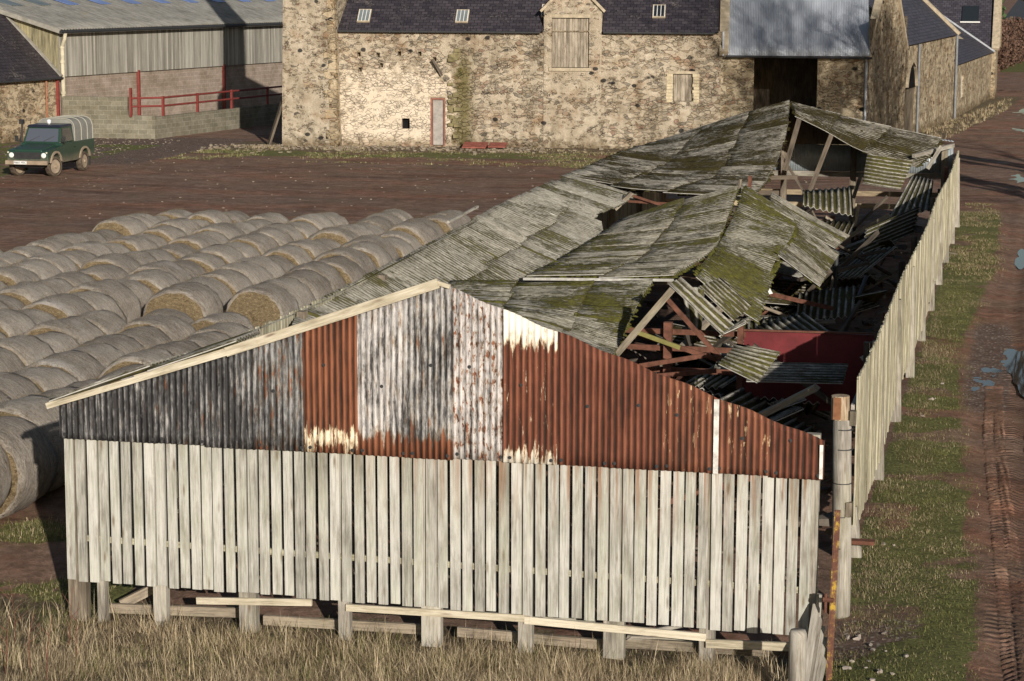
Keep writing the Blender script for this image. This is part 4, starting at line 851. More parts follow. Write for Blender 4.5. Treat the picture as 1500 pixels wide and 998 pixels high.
def bale_mesh(seed):
    r = np.random.default_rng(seed); R0 = .72; nA = 36; prof = [(-.585, .0), (-.60, .3), (-.595, .55), (-.585, .64), (-.55, .695), (-.42, .715), (-.2, .725), (0, .725), (.2, .725), (.42, .715), (.55, .695), (.585, .64), (.595, .55), (.60, .3), (.585, 0)]
    ph = r.random(8)*6.28; V = []; F = []; MI = []
    for j, (y, rad) in enumerate(prof):
        for k in range(nA):
            a = 2*PI*k/nA; q = rad*(1+.012*math.sin(3*a+ph[0]+y)+.010*math.sin(5*a+ph[1]+2*y)+.008*math.sin(9*a+ph[2]+5*y))
            if rad > .5: q += .012*math.sin(9*y+ph[3])+r.normal(0, .009)+.018*math.sin(2*a+ph[4])*math.sin(2.5*y+ph[5])
            x, z = q*math.cos(a), q*math.sin(a)
            z = -.67+(z+.67)*.25 if z < -.67 else z*(1-.03*(z > 0))
            yy = y+(r.normal(0, .012) if rad < .66 else 0)
            V.append((x*1.015, yy, z))
    for j in range(len(prof)-1):
        for k in range(nA):
            F.append((j*nA+k, j*nA+(k+1) % nA, (j+1)*nA+(k+1) % nA, (j+1)*nA+k)); MI.append(1 if (j < 3 or j >= len(prof)-4) else 0)
    nb = len(F)
    for _ in range(900):          # loose straw at the shoulders
        a = r.random()*2*PI; sg = r.choice([-1, 1]); rad = r.uniform(.45, .72) if r.random() < .5 else .70; y = sg*(.60 if rad < .69 else r.uniform(.5, .59))
        p = np.array([rad*math.cos(a), y, rad*math.sin(a)*.97]); d = np.array([math.cos(a)*r.uniform(0, .9)+r.normal(0, .5), sg*r.uniform(.1, .9), math.sin(a)*r.uniform(0, .9)+r.normal(0, .5)]); d /= np.linalg.norm(d)
        L = r.uniform(.03, .11); s = np.cross(d, [0, 0, 1.]); s = s/(np.linalg.norm(s)+1e-6)*.0028; k = len(V)
        V += [tuple(p-s), tuple(p+s), tuple(p+d*L)]; F.append((k, k+1, k+2)); MI.append(1)
    for _ in range(520):           # whiskers through the net
        a = r.random()*PI; y = r.uniform(-.5, .5); p = np.array([.715*math.cos(a), y, .70*math.sin(a)]); d = np.array([math.cos(a)+r.normal(0, .8), r.normal(0, .8), math.sin(a)+r.normal(0, .5)]); d /= np.linalg.norm(d)
        L = r.uniform(.02, .07); s = np.cross(d, [0, 1., 0]); s = s/(np.linalg.norm(s)+1e-6)*.0022; k = len(V)
        V += [tuple(p-s), tuple(p+s), tuple(p+d*L)]; F.append((k, k+1, k+2)); MI.append(1)
    me = bpy.data.meshes.new('round_bale'); me.from_pydata([tuple(map(float, v)) for v in V], [], F); me.materials.append(M_WRAP); me.materials.append(M_STRAW)
    me.polygons.foreach_set('material_index', np.array(MI, np.int32)); me.polygons.foreach_set('use_smooth', np.ones(len(F), bool)); me.update(); return me
BM = [bale_mesh(s) for s in range(7)]
ORD = ['first', 'second', 'third', 'fourth', 'fifth', 'sixth', 'seventh', 'eighth', 'ninth', 'tenth', 'eleventh', 'twelfth', 'thirteenth', 'fourteenth', 'fifteenth', 'sixteenth', 'seventeenth', 'eighteenth', 'nineteenth', 'twentieth', 'twenty first', 'twenty second', 'twenty third']
def bale(x, y, label, group, s=1.0, rz=0):
    o = link(bpy.data.objects.new('round_bale', random.choice(BM))); o.location = (x, y, .66*s-.02+random.uniform(-.07, .03))
    flip = PI if random.random() < .5 else 0
    o.rotation_euler = (0, 0, rz+flip+random.uniform(-.075, .075)); o.scale = (s, 1, s); tag(o, label, 'straw bale', group)
NEAR = [(-3.1, 3.0, 14.6, 'near short row beside barn'), (-4.62, 5.4, 15.4, 'second near row left of the barn'), (-6.15, 7.6, 15.6, 'third near row left of the barn')]
ROWS = [(-4.36, 19.3, 36.2, 'long row closest to barn'), (-5.88, 18.9, 36.3, 'second long row from barn'), (-7.5, 9.8, 34.6, 'third long row from barn'), (-8.95, 14.0, 34.2, 'fourth long row from barn'), (-10.5, 16.5, 35.2, 'fifth long row from barn'), (-12.02, 20.5, 34.9, 'outermost long row by yard'), (-13.5, 23.2, 25.6, 'short row at left edge')]
for X, y0, y1, nm in NEAR+ROWS:
    y = y1-.6; k = 0
    while y > y0-.01:
        bale(X+random.uniform(-.13, .13), y, 'round straw bale %s from far end of %s' % (ORD[k], nm), 'round straw bales in rows', random.uniform(.93, 1.06)); y -= 1.16+random.uniform(0, .04)+(.18 if random.random() < .07 else 0); k += 1
bale(-5.3, 16.7, 'smaller round straw bale sitting low in front of a large golden bale end', 'round straw bales in rows', .88, .1)
bale(-4.3, 17.3, 'round straw bale sitting low beside the small bale near the barn roof', 'round straw bales in rows', .80, -.15)

# ------------------------------------------------------------------ pickup truck (faces -Y)
tk = thing('pickup_truck', 'dark green off-road pickup with grey canvas canopy parked by the cottage', 'truck', (-26.6, 58.45, .0), .0)
def paint(name, c, dirt=.5):
    g = G(name, .35, .5); o = g.obj(); z = g.xyz(o)[2]; n = g.noise(o, 5, 6, .7)
    d = g.math('MULTIPLY', g.ramp(g.math('ADD', z, g.math('MULTIPLY', g.math('SUBTRACT', n, .5), .7)), (.42, 1), (.85, .04)), dirt)
    g.col(g.mix(d, c, (.26, .19, .13))); g.rough(g.ramp(d, (0, .3), (.6, .85))); return g.m
P_GREEN = paint('green_paint', (.016, .050, .034), .62); P_ROOF = paint('dark_roof_paint', (.020, .022, .035), 0)
M_TYRE = simple('muddy_tyre', (.10, .078, .058), .9, .1, var=.5, scale=5); M_RIM = simple('muddy_rim', (.32, .25, .18), .7, .3, var=.25, scale=5); M_PLASTIC = simple('black_plastic', (.03, .03, .03), .6, .3, var=.3)
M_CANVAS = simple('grey_canvas', (.24, .235, .21), .85, .1, var=.15, scale=3); M_RIB = simple('cream_rib', (.36, .345, .29), .7, .2, var=.08); M_DUST = simple('dusty_trim', (.30, .235, .17), .85, .1, var=.25, scale=5)
def arc(cy, cz, r, a0, a1, n=9): return [(cy+r*math.cos(math.radians(a0+(a1-a0)*k/n)), cz+r*math.sin(math.radians(a0+(a1-a0)*k/n))) for k in range(n+1)]
prof = [(-2.12, .56)]+arc(-1.4, .44, .47, 165, 15)+[(-.90, .50), (.86, .50)]+arc(1.39, .44, .47, 165, 15)+[(2.42, .62), (2.42, 1.24), (.56, 1.24), (.56, 1.26), (-.78, 1.26), (-.84, 1.16), (-2.05, 1.05), (-2.12, .98)]
mb = MB(); mb.prism(prof, 'x', -.86, .86); mb.build('body', P_GREEN, tk, bevel=.02)
mb = MB(); mb.hexa([(-.60, -2.10, 1.0), (.60, -2.10, 1.0), (.64, -.84, 1.10), (-.64, -.84, 1.10), (-.56, -2.07, 1.09), (.56, -2.07, 1.09), (.62, -.84, 1.24), (-.62, -.84, 1.24)]); mb.build('bonnet', P_GREEN, tk, bevel=.03)
mb = MB(); mb.box(-.56, .56, -2.135, -2.11, .72, .98); mb.build('grille', M_PLASTIC, tk)
gl = MB()
for k in range(7): gl.box(-.48, .48, -2.145, -2.134, .745+.033*k, .758+.033*k)
gl.build('grille_slat', M_DARKIRON, tk)
mb = MB(); mb.box(-.88, .88, -2.30, -2.16, .50, .66); mb.build('front_bumper', M_DUST, tk, bevel=.015)
for sx in (-1, 1):
    mb = MB(); mb.tube([(sx*.68, -2.11, .86), (sx*.68, -2.15, .86), (sx*.68, -2.165, .86)], [.105, .105, .07], 18); mb.build('headlight', simple('lamp_glass', (.75, .75, .72), .15, .6, var=.1, bump=0), tk, True)
    mb = MB(); mb.tube([(sx*.81, -2.11, .97), (sx*.81, -2.15, .97)], .035, 10); mb.build('indicator', simple('indicator_white', (.6, .55, .45), .3, .5, var=.1, bump=0), tk)
# cab
mb = MB(); mb.hexa([(-.80, -.80, 1.26), (.80, -.80, 1.26), (.80, .56, 1.26), (-.80, .56, 1.26), (-.70, -.52, 1.86), (.70, -.52, 1.86), (.72, .54, 1.86), (-.72, .54, 1.86)]); mb.build('cab', P_GREEN, tk, bevel=.02)
mb = MB(); mb.hexa([(-.73, -.60, 1.855), (.73, -.60, 1.855), (.74, .57, 1.855), (-.74, .57, 1.855), (-.67, -.52, 1.95), (.67, -.52, 1.95), (.69, .54, 1.96), (-.69, .54, 1.96)]); mb.build('cab_roof', P_ROOF, tk, bevel=.03)
ws = MB(); ws.hexa([(-.70, -.795, 1.31), (.70, -.795, 1.31), (.70, -.77, 1.31), (-.70, -.77, 1.31), (-.63, -.555, 1.81), (.63, -.555, 1.81), (.63, -.53, 1.81), (-.63, -.53, 1.81)]); ws.build('windscreen', m_glass('windscreen_glass', (.085, .095, .12)), tk)  # bluish glass colour paints in the reflection of the sky
mb = MB(); mb.beam((-.5, -.815, 1.33), (-.1, -.70, 1.52), .015, .015); mb.beam((.1, -.815, 1.33), (.5, -.70, 1.52), .015, .015); mb.build('wiper', M_PLASTIC, tk)
for sx in (-1, 1):
    mb = MB(); mb.hexa([(sx*.797, -.58, 1.31), (sx*.805, -.58, 1.31), (sx*.805, .40, 1.31), (sx*.797, .40, 1.31), (sx*.716, -.42, 1.80), (sx*.726, -.42, 1.80), (sx*.726, .38, 1.80), (sx*.716, .38, 1.80)]); mb.build('side_window', M_GLASS, tk)
    mb = MB(); mb.box(sx*.86-.004, sx*.86+.004, -.60, .54, .60, 1.22); d = mb.build('door', P_GREEN, tk, bevel=.003)
    mb = MB(); mb.box(sx*.872-.01, sx*.872+.01, .34, .48, 1.02, 1.06); mb.build('door_handle', M_PLASTIC, d)
    mb = MB(); mb.beam((sx*.84, -.82, 1.32), (sx*1.0, -.90, 1.36), .02, .02); mb.hexa([(sx*.93, -.94, 1.30), (sx*1.08, -.94, 1.30), (sx*1.08, -.90, 1.30), (sx*.93, -.90, 1.30), (sx*.93, -.94, 1.54), (sx*1.08, -.94, 1.54), (sx*1.08, -.90, 1.54), (sx*.93, -.90, 1.54)]); mb.build('wing_mirror', M_PLASTIC, tk, bevel=.01)
    for cy, nm in ((-1.4, 'front'), (1.39, 'rear')):
        mb = MB(); a1 = arc(cy, .44, .56, 168, 12, 10); a0 = arc(cy, .44, .475, 165, 15, 10)
        mb.prism(a1+a0[::-1], 'x', sx*.855, sx*.91); mb.build('wheel_arch', M_DUST if sx > 0 else P_GREEN, tk)
        wh = MB(); wp = [(-.115, .29), (-.125, .355), (-.105, .385), (-.05, .395), (.05, .395), (.105, .385), (.125, .355), (.115, .29)]
        nA = 28; V = []; F = []
        for x_, r_ in wp:
            for k in range(nA): a = 2*PI*k/nA; rr_ = r_+(.008*(k % 2) if r_ > .38 else 0); V.append((x_, rr_*math.cos(a), rr_*math.sin(a)))
        for j in range(len(wp)-1):
            for k in range(nA): F.append((j*nA+k, j*nA+(k+1) % nA, (j+1)*nA+(k+1) % nA, (j+1)*nA+k))
        wh = link(bpy.data.objects.new('wheel', None), tk); wh.location = (sx*.76, cy, .385); wh.rotation_euler = (0, 0, -.30 if nm == 'front' else 0)
        mesh_obj('tyre', V, F, M_TYRE, wh, None, None, False)
        mb = MB(); mb.tube([(sx*-.09, 0, 0), (sx*.06, 0, 0), (sx*.10, 0, 0), (sx*.085, 0, 0)], [.295, .295, .27, .2], 22); mb.tube([(sx*.08, 0, 0), (sx*.15, 0, 0)], [.07, .06], 10)
        for q in range(5): a = q*2*PI/5; mb.tube([(sx*.085, .12*math.cos(a), .12*math.sin(a)), (sx*.11, .12*math.cos(a), .12*math.sin(a))], .016, 6)
        mb.build('rim', M_RIM, wh)
    for y_, z0 in ((-.86, .16), (1.92, .18)): mb = MB(); mb.box(sx*.60 if sx > 0 else -.88, .88 if sx > 0 else -.60, y_, y_+.02, z0, .58); mb.build('mud_flap', M_PLASTIC, tk)
mb = MB(); mb.box(-.60, .60, -1.95, 2.2, .38, .52); mb.box(-.7, .7, -1.45, -1.35, .32, .42); mb.box(-.7, .7, 1.34, 1.44, .32, .42); mb.build('chassis', M_PLASTIC, tk)
# canopy
cpf = [(-.80, 1.24), (-.80, 1.62)]+[(.80*math.copysign(abs(math.cos(a))**.40, math.cos(a)), 1.62+.52*abs(math.sin(a))**.8) for a in [PI-PI*k/14 for k in range(1, 14)]]+[(.80, 1.62), (.80, 1.24)]
mb = MB(); mb.prism(cpf, 'y', .60, 2.40); mb.build('canopy', M_CANVAS, tk)
for y_ in (.585, 1.25, 1.85, 2.38):
    mb = MB(); mb.tube([(p[0]*1.012, y_, p[1]+.01) for p in cpf], .022, 6); mb.build('canopy_rib', M_RIB, tk)
mb = MB(); mb.tube([(.05, -.15, 1.95), (.05, -.15, 2.02), (.05, -.15, 2.12), (.05, -.15, 2.15)], [.03, .085, .085, .05], 14); mb.build('beacon', simple('beacon_white', (.75, .75, .78), .2, .6, var=.1, bump=0), tk, True)
mb = MB(); mb.tube([(-.92, -.75, 1.1), (-.92, -.62, 1.5), (-.92, -.55, 2.0)], .04, 8); mb.box(-1.0, -.84, -.68, -.50, 1.98, 2.16); mb.build('snorkel', M_PLASTIC, tk)
mb = MB(); mb.box(-.50, .04, -2.325, -2.301, .52, .65); pl = mb.build('number_plate', M_WHITEPAINT, tk)
def text(s, size, loc, rot, mat, parent, name='lettering', ext=.002):
    cu = bpy.data.curves.new(name, 'FONT'); cu.body = s; cu.size = size; cu.align_x = 'CENTER'; cu.align_y = 'CENTER'; cu.extrude = ext
    t = bpy.data.objects.new(name, cu); COL.objects.link(t); dg = bpy.context.evaluated_depsgraph_get(); me = bpy.data.meshes.new_from_object(t.evaluated_get(dg)); bpy.data.objects.remove(t)
    me.materials.clear(); me.materials.append(mat); o = link(bpy.data.objects.new(name, me), parent); o.location = loc; o.rotation_euler = rot; return o
text('N661 MSC', .115, (-.23, -2.329, .585), (PI/2, 0, 0), M_BLACK, pl)

# ------------------------------------------------------------------ walls with openings in (s, z)
def holed(mb, O, D, N, s0, s1, zfun, holes, thick=.6, step=.5):
    """front face + reveals of a wall running from O along D (unit), outward normal N; zfun(s) = top; holes (sa, sb, za, zb)"""
    ss = sorted(set([s0, s1]+[h[0] for h in holes]+[h[1] for h in holes]+list(np.arange(s0, s1, step))))
    zs = sorted(set([-.3]+[h[2] for h in holes]+[h[3] for h in holes]))
    def P(s, z, d): v = O+D*s-N*d; return (v.x, v.y, z)
    for a, b in zip(ss[:-1], ss[1:]):
        for i, za in enumerate(zs):
            zb0 = zs[i+1] if i+1 < len(zs) else None
            mid = ((a+b)/2, (za+zb0)/2 if zb0 else za+.01)
            if any(h[0] < mid[0] < h[1] and h[2] < mid[1] < h[3] for h in holes): continue
            if zb0 is None: q = [(a, za), (b, za), (b, zfun(b)), (a, zfun(a))]
            else: q = [(a, za), (b, za), (b, zb0), (a, zb0)]
            mb.add([P(s, z, 0) for s, z in q], [(0, 1, 2, 3)], q, 0, .5)
    for sa, sb, za, zb in holes:
        for (s_, z_), (t_, u_) in (((sa, za), (sa, zb)), ((sb, zb), (sb, za)), ((sa, zb), (sb, zb)), ((sb, za), (sa, za))):
            mb.add([P(s_, z_, 0), P(t_, u_, 0), P(t_, u_, thick), P(s_, z_, thick)], [(0, 1, 2, 3)], [(s_, z_), (t_, u_), (t_+thick, u_+.1), (s_+thick, z_+.1)], 0, .5)
def quad_uv(mb, P, uv, mi=0): mb.add(P, [tuple(range(len(P)))], uv, mi, .5)
def roofquad(mb, A, B, C, D_, mi=0, th=.05):
    """A-B eave, D-C ridge; uv metres"""
    A, B, C, D_ = map(Vector, (A, B, C, D_)); n = (B-A).cross(D_-A).normalized(); n = n if n.z > 0 else -n
    L = (B-A).length; H = (D_-A).length; uv = [(0, 0), (L, 0), (L, H), (0, H)]
    P = [A, B, C, D_]; Q = [p-n*th for p in P]
    mb.add(P+Q, [(0, 1, 2, 3), (7, 6, 5, 4), (0, 4, 5, 1), (1, 5, 6, 2), (2, 6, 7, 3), (3, 7, 4, 0)], uv+uv, mi, .5)
W = lambda s, d, z: tuple(WALL_A+WALL_D*s-WALL_N*d+Vector((0, 0, z)))    # s along, d behind the face

# long stone steading
st = thing('stone_steading', 'long stone farm building with slate roof, dormer hatch and patched whitewashed wall', 'farm building')
EZ = 5.35
mb = MB(); holes = [(6.47, 7.17, .05, 2.28), (5.12, 5.50, .82, 1.30), (17.72, 18.62, 2.20, 3.45), (12.12, 13.84, 3.70, 5.40)]
for s_, z_ in ((3.05, 4.15), (3.95, 4.12), (4.95, 4.20), (5.9, 4.20), (4.1, 3.65), (3.1, 3.45), (6.6, 3.95)): holes.append((s_, s_+.16, z_, z_+.20))
holed(mb, WALL_A, WALL_D, WALL_N, -.2, 19.9, lambda s: EZ, holes, .35); mb.build('front_wall', M_STONE, st)
# back and top of wall so the building is solid
mb = MB(); mb.hexa([W(-.2, .36, -.3), W(19.9, .36, -.3), W(19.9, 6, -.3), W(-.2, 6, -.3), W(-.2, .36, EZ-.02), W(19.9, .36, EZ-.02), W(19.9, 6, EZ-.02), W(-.2, 6, EZ-.02)]); mb.build('core_wall', M_STONE_TOWER, st)
mb = MB(); k_ = 2.5/3.18
for a_, b_, d_ in ((.1, 11.72, -.18), (11.72, 14.45, 1.0), (14.45, 19.75, -.18)):
    roofquad(mb, W(a_, d_, EZ+(d_+.18)*k_), W(b_, d_, EZ+(d_+.18)*k_), W(b_, 3.0, EZ+2.5), W(a_, 3.0, EZ+2.5))
roofquad(mb, W(19.75, 6.2, EZ), W(.1, 6.2, EZ), W(.1, 3.0, EZ+2.5), W(19.75, 3.0, EZ+2.5)); rf = mb.build('roof', M_SLATE, st)
mb = MB()
for s_ in (.12, 19.62): quad_uv(mb, [W(s_, .1, EZ-.1), W(s_, 5.9, EZ-.1), W(s_, 3.0, EZ+2.4)], [(0, 0), (7, 0), (3.5, 3.4)])
mb.build('gable_end', M_STONE_TOWER, st)
mb = MB(); mb.tube([W(.1, -.22, EZ-.03), W(11.6, -.22, EZ-.05)], .05, 8); mb.tube([W(14.5, -.22, EZ-.03), W(19.6, -.22, EZ-.05)], .05, 8); mb.build('gutter', M_DARKIRON, st)
for s_ in (3.3, 7.9, 11.85, 17.0):
    d = .62 if s_ < 11 else .95; sl_ = 2.5/3.18
    def RP(ds, dd, off): return W(s_+ds, d+dd-off*.68, EZ+(d+dd+.18)*sl_+off*.73)
    rl = MB(); rl.hexa([RP(-.30, -.36, .02), RP(.30, -.36, .02), RP(.30, .36, .02), RP(-.30, .36, .02), RP(-.30, -.36, .09), RP(.30, -.36, .09), RP(.30, .36, .09), RP(-.30, .36, .09)]); f_ = rl.build('rooflight', M_DRESS, st)
    rl = MB()
    for k in range(3): x0 = -.25+.17*k; rl.hexa([RP(x0, -.30, .085), RP(x0+.14, -.30, .085), RP(x0+.14, .31, .085), RP(x0, .31, .085), RP(x0, -.30, .095), RP(x0+.14, -.30, .095), RP(x0+.14, .31, .095), RP(x0, .31, .095)])
    rl.build('pane', M_GLASS if s_ > 11 else M_GREYLIGHT, f_)
    rl = MB()
    for x0 in (-.27, -.10, .07, .24): rl.hexa([RP(x0, -.33, .088), RP(x0+.03, -.33, .088), RP(x0+.03, .33, .088), RP(x0, .33, .088), RP(x0, -.33, .105), RP(x0+.03, -.33, .105), RP(x0+.03, .33, .105), RP(x0, .33, .105)])
    rl.build('glazing_bar', M_WHITEPAINT, f_)
# dormer
dm = MB(); sA, sB, sC = 11.75, 14.42, 13.08
holed(dm, WALL_A-WALL_N*(-.03), WALL_D, WALL_N, sA, sB, lambda s: 6.35+1.35*(1-abs(s-sC)/1.335), [(12.12, 13.84, 3.70, 5.98)], .3)
q = [W(sA, -.03, 4.5), W(sA, 1.8, 6.3), W(sA, -.03, 6.35)]; quad_uv(dm, q, [(0, 0), (1.8, 1.8), (0, 1.8)]); q = [W(sB, -.03, 4.5), W(sB, -.03, 6.35), W(sB, 1.8, 6.3)]; quad_uv(dm, q, [(0, 0), (0, 1.8), (1.8, 1.8)])
dmo = dm.build('dormer', M_STONE_TOWER, st)
dm = MB(); roofquad(dm, W(sA-.12, -.06, 6.28), W(sC, -.06, 7.72), W(sC, 2.6, 7.72), W(sA-.12, 2.6, 6.28)); roofquad(dm, W(sC, -.06, 7.72), W(sB+.12, -.06, 6.28), W(sB+.12, 2.6, 6.28), W(sC, 2.6, 7.72)); dm.build('dormer_roof', M_SLATE, dmo)
dm = MB()
for a, b in (((sA-.14, 6.27), (sC, 7.76)), ((sC, 7.76), (sB+.14, 6.27))): dm.beam(W(a[0], -.08, a[1]), W(b[0], -.08, b[1]), .16, .12)
dm.build('skew_stone', M_DRESS, dmo)
hb = MB()
for k in range(13): x0 = 12.13+k*.1315; hb.hexa([W(x0, .10, 3.72), W(x0+.122, .10, 3.72), W(x0+.122, .14, 3.72), W(x0, .14, 3.72), W(x0, .10, 5.96), W(x0+.122, .10, 5.96), W(x0+.122, .14, 5.96), W(x0, .14, 5.96)])
hb.build('hatch', M_HATCH, st)
hb = MB(); hb.hexa([W(12.0, -.10, 3.55), W(13.95, -.10, 3.55), W(13.95, .2, 3.55), W(12.0, .2, 3.55), W(12.0, -.10, 3.70), W(13.95, -.10, 3.70), W(13.95, .2, 3.70), W(12.0, .2, 3.70)]); hb.hexa([W(12.0, -.05, 5.98), W(13.95, -.05, 5.98), W(13.95, .2, 5.98), W(12.0, .2, 5.98), W(12.0, -.05, 6.14), W(13.95, -.05, 6.14), W(13.95, .2, 6.14), W(12.0, .2, 6.14)]); hb.build('hatch_surround', M_DRESS, st)
# small door
db = MB(); db.hexa([W(6.58, .14, .08), W(7.08, .14, .08), W(7.08, .18, .08), W(6.58, .18, .08), W(6.58, .14, 2.2), W(7.08, .14, 2.2), W(7.08, .18, 2.2), W(6.58, .18, 2.2)]); dr = db.build('door', simple('grey_door', (.34, .31, .28), .8, .15, var=.3, scale=3), st)
db = MB()
for a, b in (((6.52, .05), (6.52, 2.25)), ((7.13, .05), (7.13, 2.25)), ((6.49, 2.23), (7.16, 2.23))): db.beam(W(a[0], .08, a[1]), W(b[0], .08, b[1]), .09, .09)
db.build('door_frame', simple('red_frame', (.26, .12, .09), .8, .15, var=.3, scale=4), st)
db = MB(); db.hexa([W(6.40, -.02, 2.285), W(7.25, -.02, 2.285), W(7.25, .2, 2.285), W(6.40, .2, 2.285), W(6.40, -.02, 2.36), W(7.25, -.02, 2.36), W(7.25, .2, 2.36), W(6.40, .2, 2.36)]); db.build('lintel', M_DRESS, st)
db = MB(); db.hexa([W(5.12, .30, .82), W(5.5, .30, .82), W(5.5, .33, .82), W(5.12, .33, .82), W(5.12, .30, 1.3), W(5.5, .30, 1.3), W(5.5, .33, 1.3), W(5.12, .33, 1.3)]); db.build('small_window', M_BLACK, st)
# shuttered window with brick jambs
db = MB()
for k in range(5): x0 = 17.74+k*.174; db.hexa([W(x0, .12, 2.22), W(x0+.165, .12, 2.22), W(x0+.165, .16, 2.22), W(x0, .16, 2.22), W(x0, .12, 3.43), W(x0+.165, .12, 3.43), W(x0+.165, .16, 3.43), W(x0, .16, 3.43)])
db.build('shutter', M_HATCH, st)
M_JAMB = simple('cream_brick', (.55, .46, .31), .9, .1, var=.2, scale=6)
for x0, x1 in ((17.42, 17.70), (18.64, 18.92)):
    db = MB()
    for k in range(9): z0 = 2.16+k*.145; j = random.uniform(-.04, .04); db.hexa([W(x0+j, -.025, z0), W(x1, -.025, z0), W(x1, .1, z0), W(x0+j, .1, z0), W(x0+j, -.025, z0+.13), W(x1, -.025, z0+.13), W(x1, .1, z0+.13), W(x0+j, .1, z0+.13)])
    db.build('brick_jamb', M_JAMB, st)
db = MB(); db.hexa([W(17.5, -.02, 3.46), W(18.85, -.02, 3.46), W(18.85, .15, 3.46), W(17.5, .15, 3.46), W(17.5, -.02, 3.58), W(18.85, -.02, 3.58), W(18.85, .15, 3.58), W(17.5, .15, 3.58)]); db.build('lintel', M_DRESS, st)
db = MB(); db.beam(W(6.62, -.32, 4.05), W(7.02, -.10, 3.30), .10, .13); db.build('projecting_beam', M_TIMBER, st)
# projecting stones where an older building was torn away
M_TOOTH = simple('mossy_stone', (.20, .17, .09), .95, .1, var=.5, scale=4, bump=.5)
for k in range(26):
    db = MB(); z0 = random.uniform(.2, 4.4); s_ = 7.45+random.uniform(-.18, .22); h_ = random.uniform(.1, .2); l_ = random.uniform(.15, .35); p_ = random.uniform(.05, .22); db.hexa([W(s_, -p_, z0), W(s_+l_, -p_*.7, z0), W(s_+l_, .1, z0), W(s_, .1, z0), W(s_, -p_, z0+h_), W(s_+l_, -p_*.8, z0+h_), W(s_+l_, .1, z0+h_), W(s_, .1, z0+h_)]); db.build('toothing_stone', M_TOOTH, st)
mb = MB(); mb.box(0, 1.1, 0, 1.0, .0, .05); mb.box(1.2, 2.0, .1, .9, .02, .07)
o = mb.build('fallen_red_door', simple('faded_red_paint', (.30, .10, .075), .8, .2, var=.4, scale=3)); p = W(8.2, -.9, .05); o.location = (p[0], p[1]-.6, .06); o.rotation_euler = (math.radians(10), 0, .1); tag(o, 'faded red boards lying on the ground at the foot of the stone wall', 'door')

# tower / chimney at the left end
tw = thing('stone_chimney', 'tall square stone engine house chimney at the left end of the stone building', 'chimney', (-22.3, 75.0, 0))
mb = MB()
prev = None
for z, x0, x1, y0, y1 in ((-.3, -.12, 2.62, -.05, 2.7), (2.6, -.08, 2.52, -.02, 2.65), (6.9, 0.0, 2.46, .02, 2.6), (7.5, .22, 1.42, .4, 1.7), (14.5, .28, 1.30, .5, 1.5)):
    ring = [(x0, y0, z), (x1, y0, z), (x1, y1, z), (x0, y1, z)]
    if prev:
        for i in range(4):
            j = (i+1) % 4; L0 = (Vector(prev[i])-Vector(prev[j])).length
            mb.add([prev[i], prev[j], ring[j], ring[i]], [(0, 1, 2, 3)], [(3.1*i, prev[i][2]), (3.1*i+L0, prev[i][2]), (3.1*i+L0, z), (3.1*i, z)], 0, .5)
    prev = ring
mb.add(prev, [(0, 1, 2, 3)]); mb.build('shaft', M_STONE_TOWER, tw)
mb = MB()
for k in range(16): z0 = -.1+k*.46; l_ = .55 if k % 2 else .34; x0 = 2.62-.02-z0*.022-l_; mb.box(x0, x0+l_+.025, -.085+z0*.010, .3, z0, z0+.42)
mb.build('quoin', m_stone('quoin_stone', (1.12, 1.02, .85), scale=.5), tw)
mb = MB(); mb.box(.1, 1.5, .3, 1.7, 14.5, 14.8); mb.build('cap', M_DRESS, tw)
mb = MB(); mb.beam((-.75, -.2, -.1), (-.1, .3, 2.3), .25, .10); o = mb.build('leaning_plank', M_DARKWOOD); o.location = (-22.3, 75.0, 0); tag(o, 'dark plank leaning against the left side of the stone chimney', 'plank')

# metal roofed cart shed
cs = thing('cart_shed', 'stone cart shed with pale corrugated metal roof and dark wide doorway', 'farm building')
mb = MB(); holed(mb, WALL_A, WALL_D, WALL_N, 19.9, 26.6, lambda s: 4.38, [(21.40, 24.28, -.3, 4.22)], .7); mb.build('front_wall', M_STONE_SIDE, cs)
mb = MB(); mb.hexa([W(19.95, 5.2, -.3), W(26.5, 5.2, -.3), W(26.5, 5.6, -.3), W(19.95, 5.6, -.3), W(19.95, 5.2, 4.3), W(26.5, 5.2, 4.3), W(26.5, 5.6, 4.3), W(19.95, 5.6, 4.3)]); mb.build('rear_wall', M_DARKWOOD, cs); mb = MB(); mb.hexa([W(20.0, .72, -.3), W(20.4, .72, -.3), W(20.4, 8.5, -.3), W(20.0, 8.5, -.3), W(20.0, .72, 4.3), W(20.4, .72, 4.3), W(20.4, 8.5, 4.3), W(20.0, 8.5, 4.3)]); mb.build('inner_wall', M_DARKWOOD, cs)  # inner walls coloured dark to paint in the deep shade of the doorway
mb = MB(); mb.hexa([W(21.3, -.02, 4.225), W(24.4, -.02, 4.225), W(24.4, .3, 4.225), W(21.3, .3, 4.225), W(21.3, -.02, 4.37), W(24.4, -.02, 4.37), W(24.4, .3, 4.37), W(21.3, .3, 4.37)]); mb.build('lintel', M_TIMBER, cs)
for s_, nm in ((22.0, 0), (23.4, 0)): pass
V = []; UV = []; F = []; s0, s1 = 20.2, 26.62; N = int((s1-s0)/.0762*6); rise = 4.35
for j in range(7):
    t = j/6
    for i in range(N+1):
        s_ = s0+(s1-s0)*i/N; off = .012*math.sin(2*PI*s_/.0762)
        V.append(W(s_, -.25+4.6*t-off*.7, 4.32+rise*t+off*.7)); UV.append((s_, t*6.3))
for j in range(6):
    for i in range(N): a = j*(N+1)+i; F.append((a, a+1, a+N+2, a+N+1))
o = mesh_obj('metal_roof', V, F, M_METAL, cs, UV, None, True); md = o.modifiers.new('t', 'SOLIDIFY'); md.thickness = .004; md.offset = -1
mb = MB()
